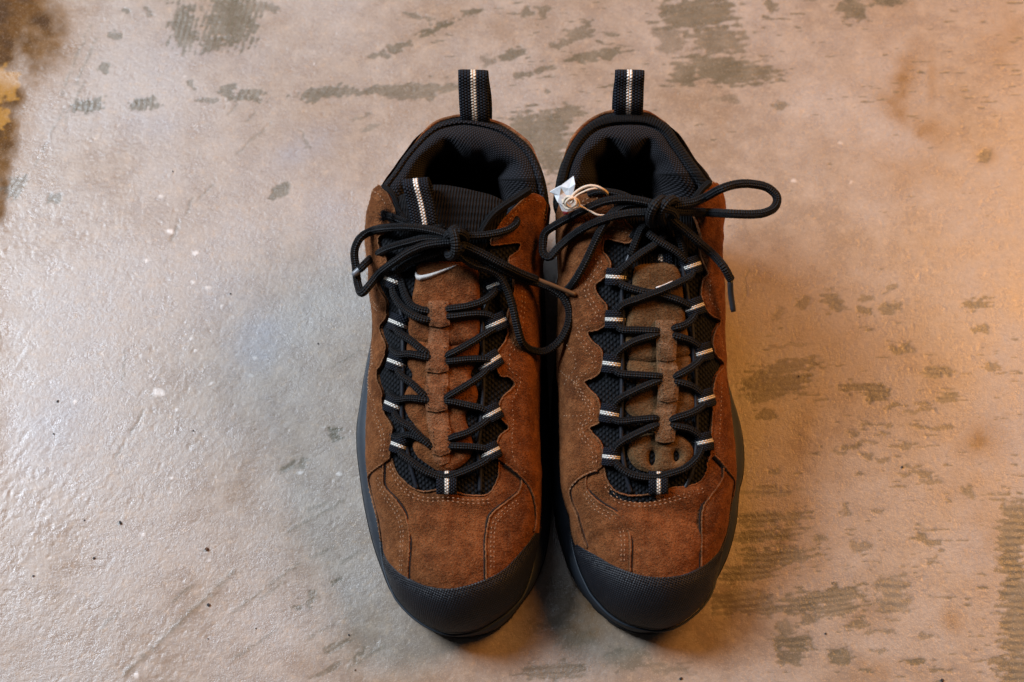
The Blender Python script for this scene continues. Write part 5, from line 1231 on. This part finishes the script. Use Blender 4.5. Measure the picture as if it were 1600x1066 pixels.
                grooves=[(121, 9, .5), (60, 9, .45), (163, 13, .3), (15, 14, .15)], prof=[(-.02, -2.4, 0), (0.0, -1.2, 0), (0.0, -.3, 0), (.07, .10, 0), (.17, .12, 0), (.25, -.18, 0), (.31, .02, 0), (.45, .12, .10), (.62, -.08, .55), (.85, -.8, 1.0), (1.0, -1.9, .9), (1.02, -3.2, .5)]),
    bindings=[(.20, [(1082, 320, .4), (1088, 308, .5), (1096, 297, .5), (1108, 286, .4)]), (.15, [(985, 372, .3), (994, 358, .3), (1003, 345, .3)])],
    tabs=[("pull_tab", [(982, 186, 11.3, -.1), (982, 175, 12.0, 0), (982.5, 160, 12.6, 0), (983, 138, 13.2, 0), (984, 118, 13.8, 0), (984, 114, 13.5, .15), (983, 130, 12.8, .2), (980, 155, 11.8, .3), (979, 175, 11.0, .4), (979, 190, 9.8, .4)], 1.68, .13, M_WEB),
          ("tongue_loop", [(1032, 419, 10.3, -.1), (1032, 410, 10.6, 0), (1032, 398, 10.8, 0), (1032, 390, 10.6, .1), (1032, 394, 10.0, .2)], 1.4, .13, M_WEBP)],
    pull_tab_w=(1, -.02, 0))

rootL, lastL = build_shoe(LEFT)
rootR, lastR = build_shoe(RIGHT)

# ------------------------------------------------------------------ price tag hanging from the right shoe's flap
tag = bpy.data.objects.new("price_tag", None); COL.objects.link(tag); to = unp(884, 318, 12.0); tag.location = tuple(to / 100); tag.empty_display_size = .01
tag["label"] = "small folded white paper price tag tied with cream string to the right shoe's inner flap"; tag["category"] = "price tag"
def sheet(name, pts, mat, th=.03):
    P = np.array([unp(x, y, z) for x, y, z in pts]); c = P.mean(0); n = len(P)
    N = np.cross(P[1] - P[0], P[2] - P[0]); N /= np.linalg.norm(N); N = N if N[2] > 0 else -N
    V = np.vstack([P, [c + N * .05], P - N * th, [c - N * th + N * .05]]); Fc = []
    for i in range(n):
        j = (i + 1) % n; Fc += [(i, j, n), (n + 1 + j, n + 1 + i, 2 * n + 1), (i, n + 1 + i, n + 1 + j, j)]
    return mesh_obj(name, V, Fc, mat, tag, V[:, :2], to, smooth=False)
sheet("paper", [(859, 300, 12.3), (869, 294, 12.6), (877, 290, 12.8), (887, 296, 12.5), (886, 312, 12.2), (880, 322, 12.0), (871, 316, 12.1), (866, 305, 12.2)], M_PAPER)
sheet("paper", [(875, 291, 12.85), (896, 275, 13.3), (898.5, 288, 13.2), (895, 304, 12.7), (889, 310, 12.5), (882, 302, 12.6)], M_PAPER)
sheet("paper", [(872, 316, 12.05), (886, 312, 12.25), (898, 314, 12.1), (911, 322, 11.9), (902, 327, 11.8), (886, 331, 11.7), (878, 330, 11.7)], M_PAPER)
sheet("red_print", [(879, 331, 11.7), (888, 330, 11.7), (888, 335, 11.6), (881, 336, 11.6)], M_RED)
def string(name, pts, r=.07):
    P = resample(catmull(np.array([unp(x, y, z) for x, y, z in pts]), 8), .08); V, Fc, UV = tube_geo(P, r, 7)
    b = Bag(); b.add(V, Fc, UV); return b.build(name, M_TWINE, tag, to)
string("string", [(890, 314, 12.7), (897, 303, 12.9), (906, 296, 13.0), (918, 291, 13.1), (930, 291, 13.1), (940, 295, 13.0), (947, 300, 12.7), (950, 305, 12.2)], .085)
string("string", [(892, 318, 12.7), (901, 306, 12.9), (912, 300, 13.0), (922, 296, 13.1), (934, 295, 13.0), (944, 301, 12.6)], .06)
string("knot", [(880, 318, 12.5), (886, 308, 12.9), (896, 310, 13.0), (900, 318, 12.9), (892, 324, 12.7), (884, 318, 12.9), (890, 311, 13.1), (902, 313, 12.8), (904, 322, 12.5), (894, 326, 12.4), (884, 325, 12.3), (879, 312, 12.4)], .085)
string("string", [(900, 320, 12.5), (910, 324, 12.3), (922, 330, 12.2), (934, 336, 12.2), (946, 337, 12.1)], .06)

# ------------------------------------------------------------------ crumbs on the floor
M_GRIT = plain("dark_grit", (0.02, 0.018, 0.02), 0.7, .4); M_GRITB = plain("brown_grit", (0.10, 0.05, 0.025), 0.8, .4)
def crumb(px, py, r, mat, label, name="grit_crumb"):
    r = r * .7
    c = unp(px, py, r * .3)
    bm = __import__('bmesh').new(); __import__('bmesh').ops.create_icosphere(bm, subdivisions=2, radius=1)
    sx, sy = .7 + rng.random() * .7, .6 + rng.random() * .6
    for v in bm.verts:
        k = 1 + (rng.random() - .5) * .45; v.co = Vector((v.co.x * sx * k, v.co.y * sy * k, v.co.z * .6 * k)) * (r / 100)
    me = bpy.data.meshes.new(name); bm.to_mesh(me); bm.free(); me.materials.append(mat)
    o = link(bpy.data.objects.new(name, me)); o.location = (c[0] / 100, c[1] / 100, r * .3 / 100); o.rotation_euler.z = rng.random() * 6
    o["label"] = label; o["category"] = "grit crumb"; o["group"] = "grit crumbs scattered on the floor"
crumb(188, 817, .17, M_GRIT, "largest black grit crumb on the pale floor far left of the shoes")
crumb(323, 858, .20, M_GRITB, "brownish flake of grit on the pale floor left of the left shoe's toe")
for (x, y, r, where) in [
        (147, 872, .11, "left of the largest crumb and below it, far left"), (326, 945, .11, "below the brown flake, left of the toes"), (52, 900, .08, "near the left edge low down"),
        (90, 627, .09, "upper one of two at the left edge's middle"), (84, 678, .08, "lower one of two at the left edge's middle"), (302, 673, .09, "at the end of a fine crack left of the shoes"),
        (132, 813, .06, "reddish and faint left of the largest crumb"), (545, 992, .08, "just left of the left shoe's toe"), (400, 982, .06, "between the long ridge and the left toe"),
        (325, 998, .06, "under the long raised ridge at the lower left"), (360, 459, .08, "by the grey smudge left of the lace loop"), (497, 537, .08, "close to the left shoe's outer side"),
        (270, 268, .07, "on the pale floor at the upper left"), (555, 1047, .07, "at the bottom edge below the left shoe"), (1248, 588, .09, "on the striped worn patch right of the shoes"),
        (1410, 730, .10, "among short dashes at the right"), (1290, 990, .07, "between two worn patches at the lower right"), (1472, 1063, .12, "at the bottom edge far right"),
        (1064, 1060, .10, "at the bottom edge below the right shoe's toe")]:
    crumb(x, y, r, M_GRIT, "tiny dark speck " + where)
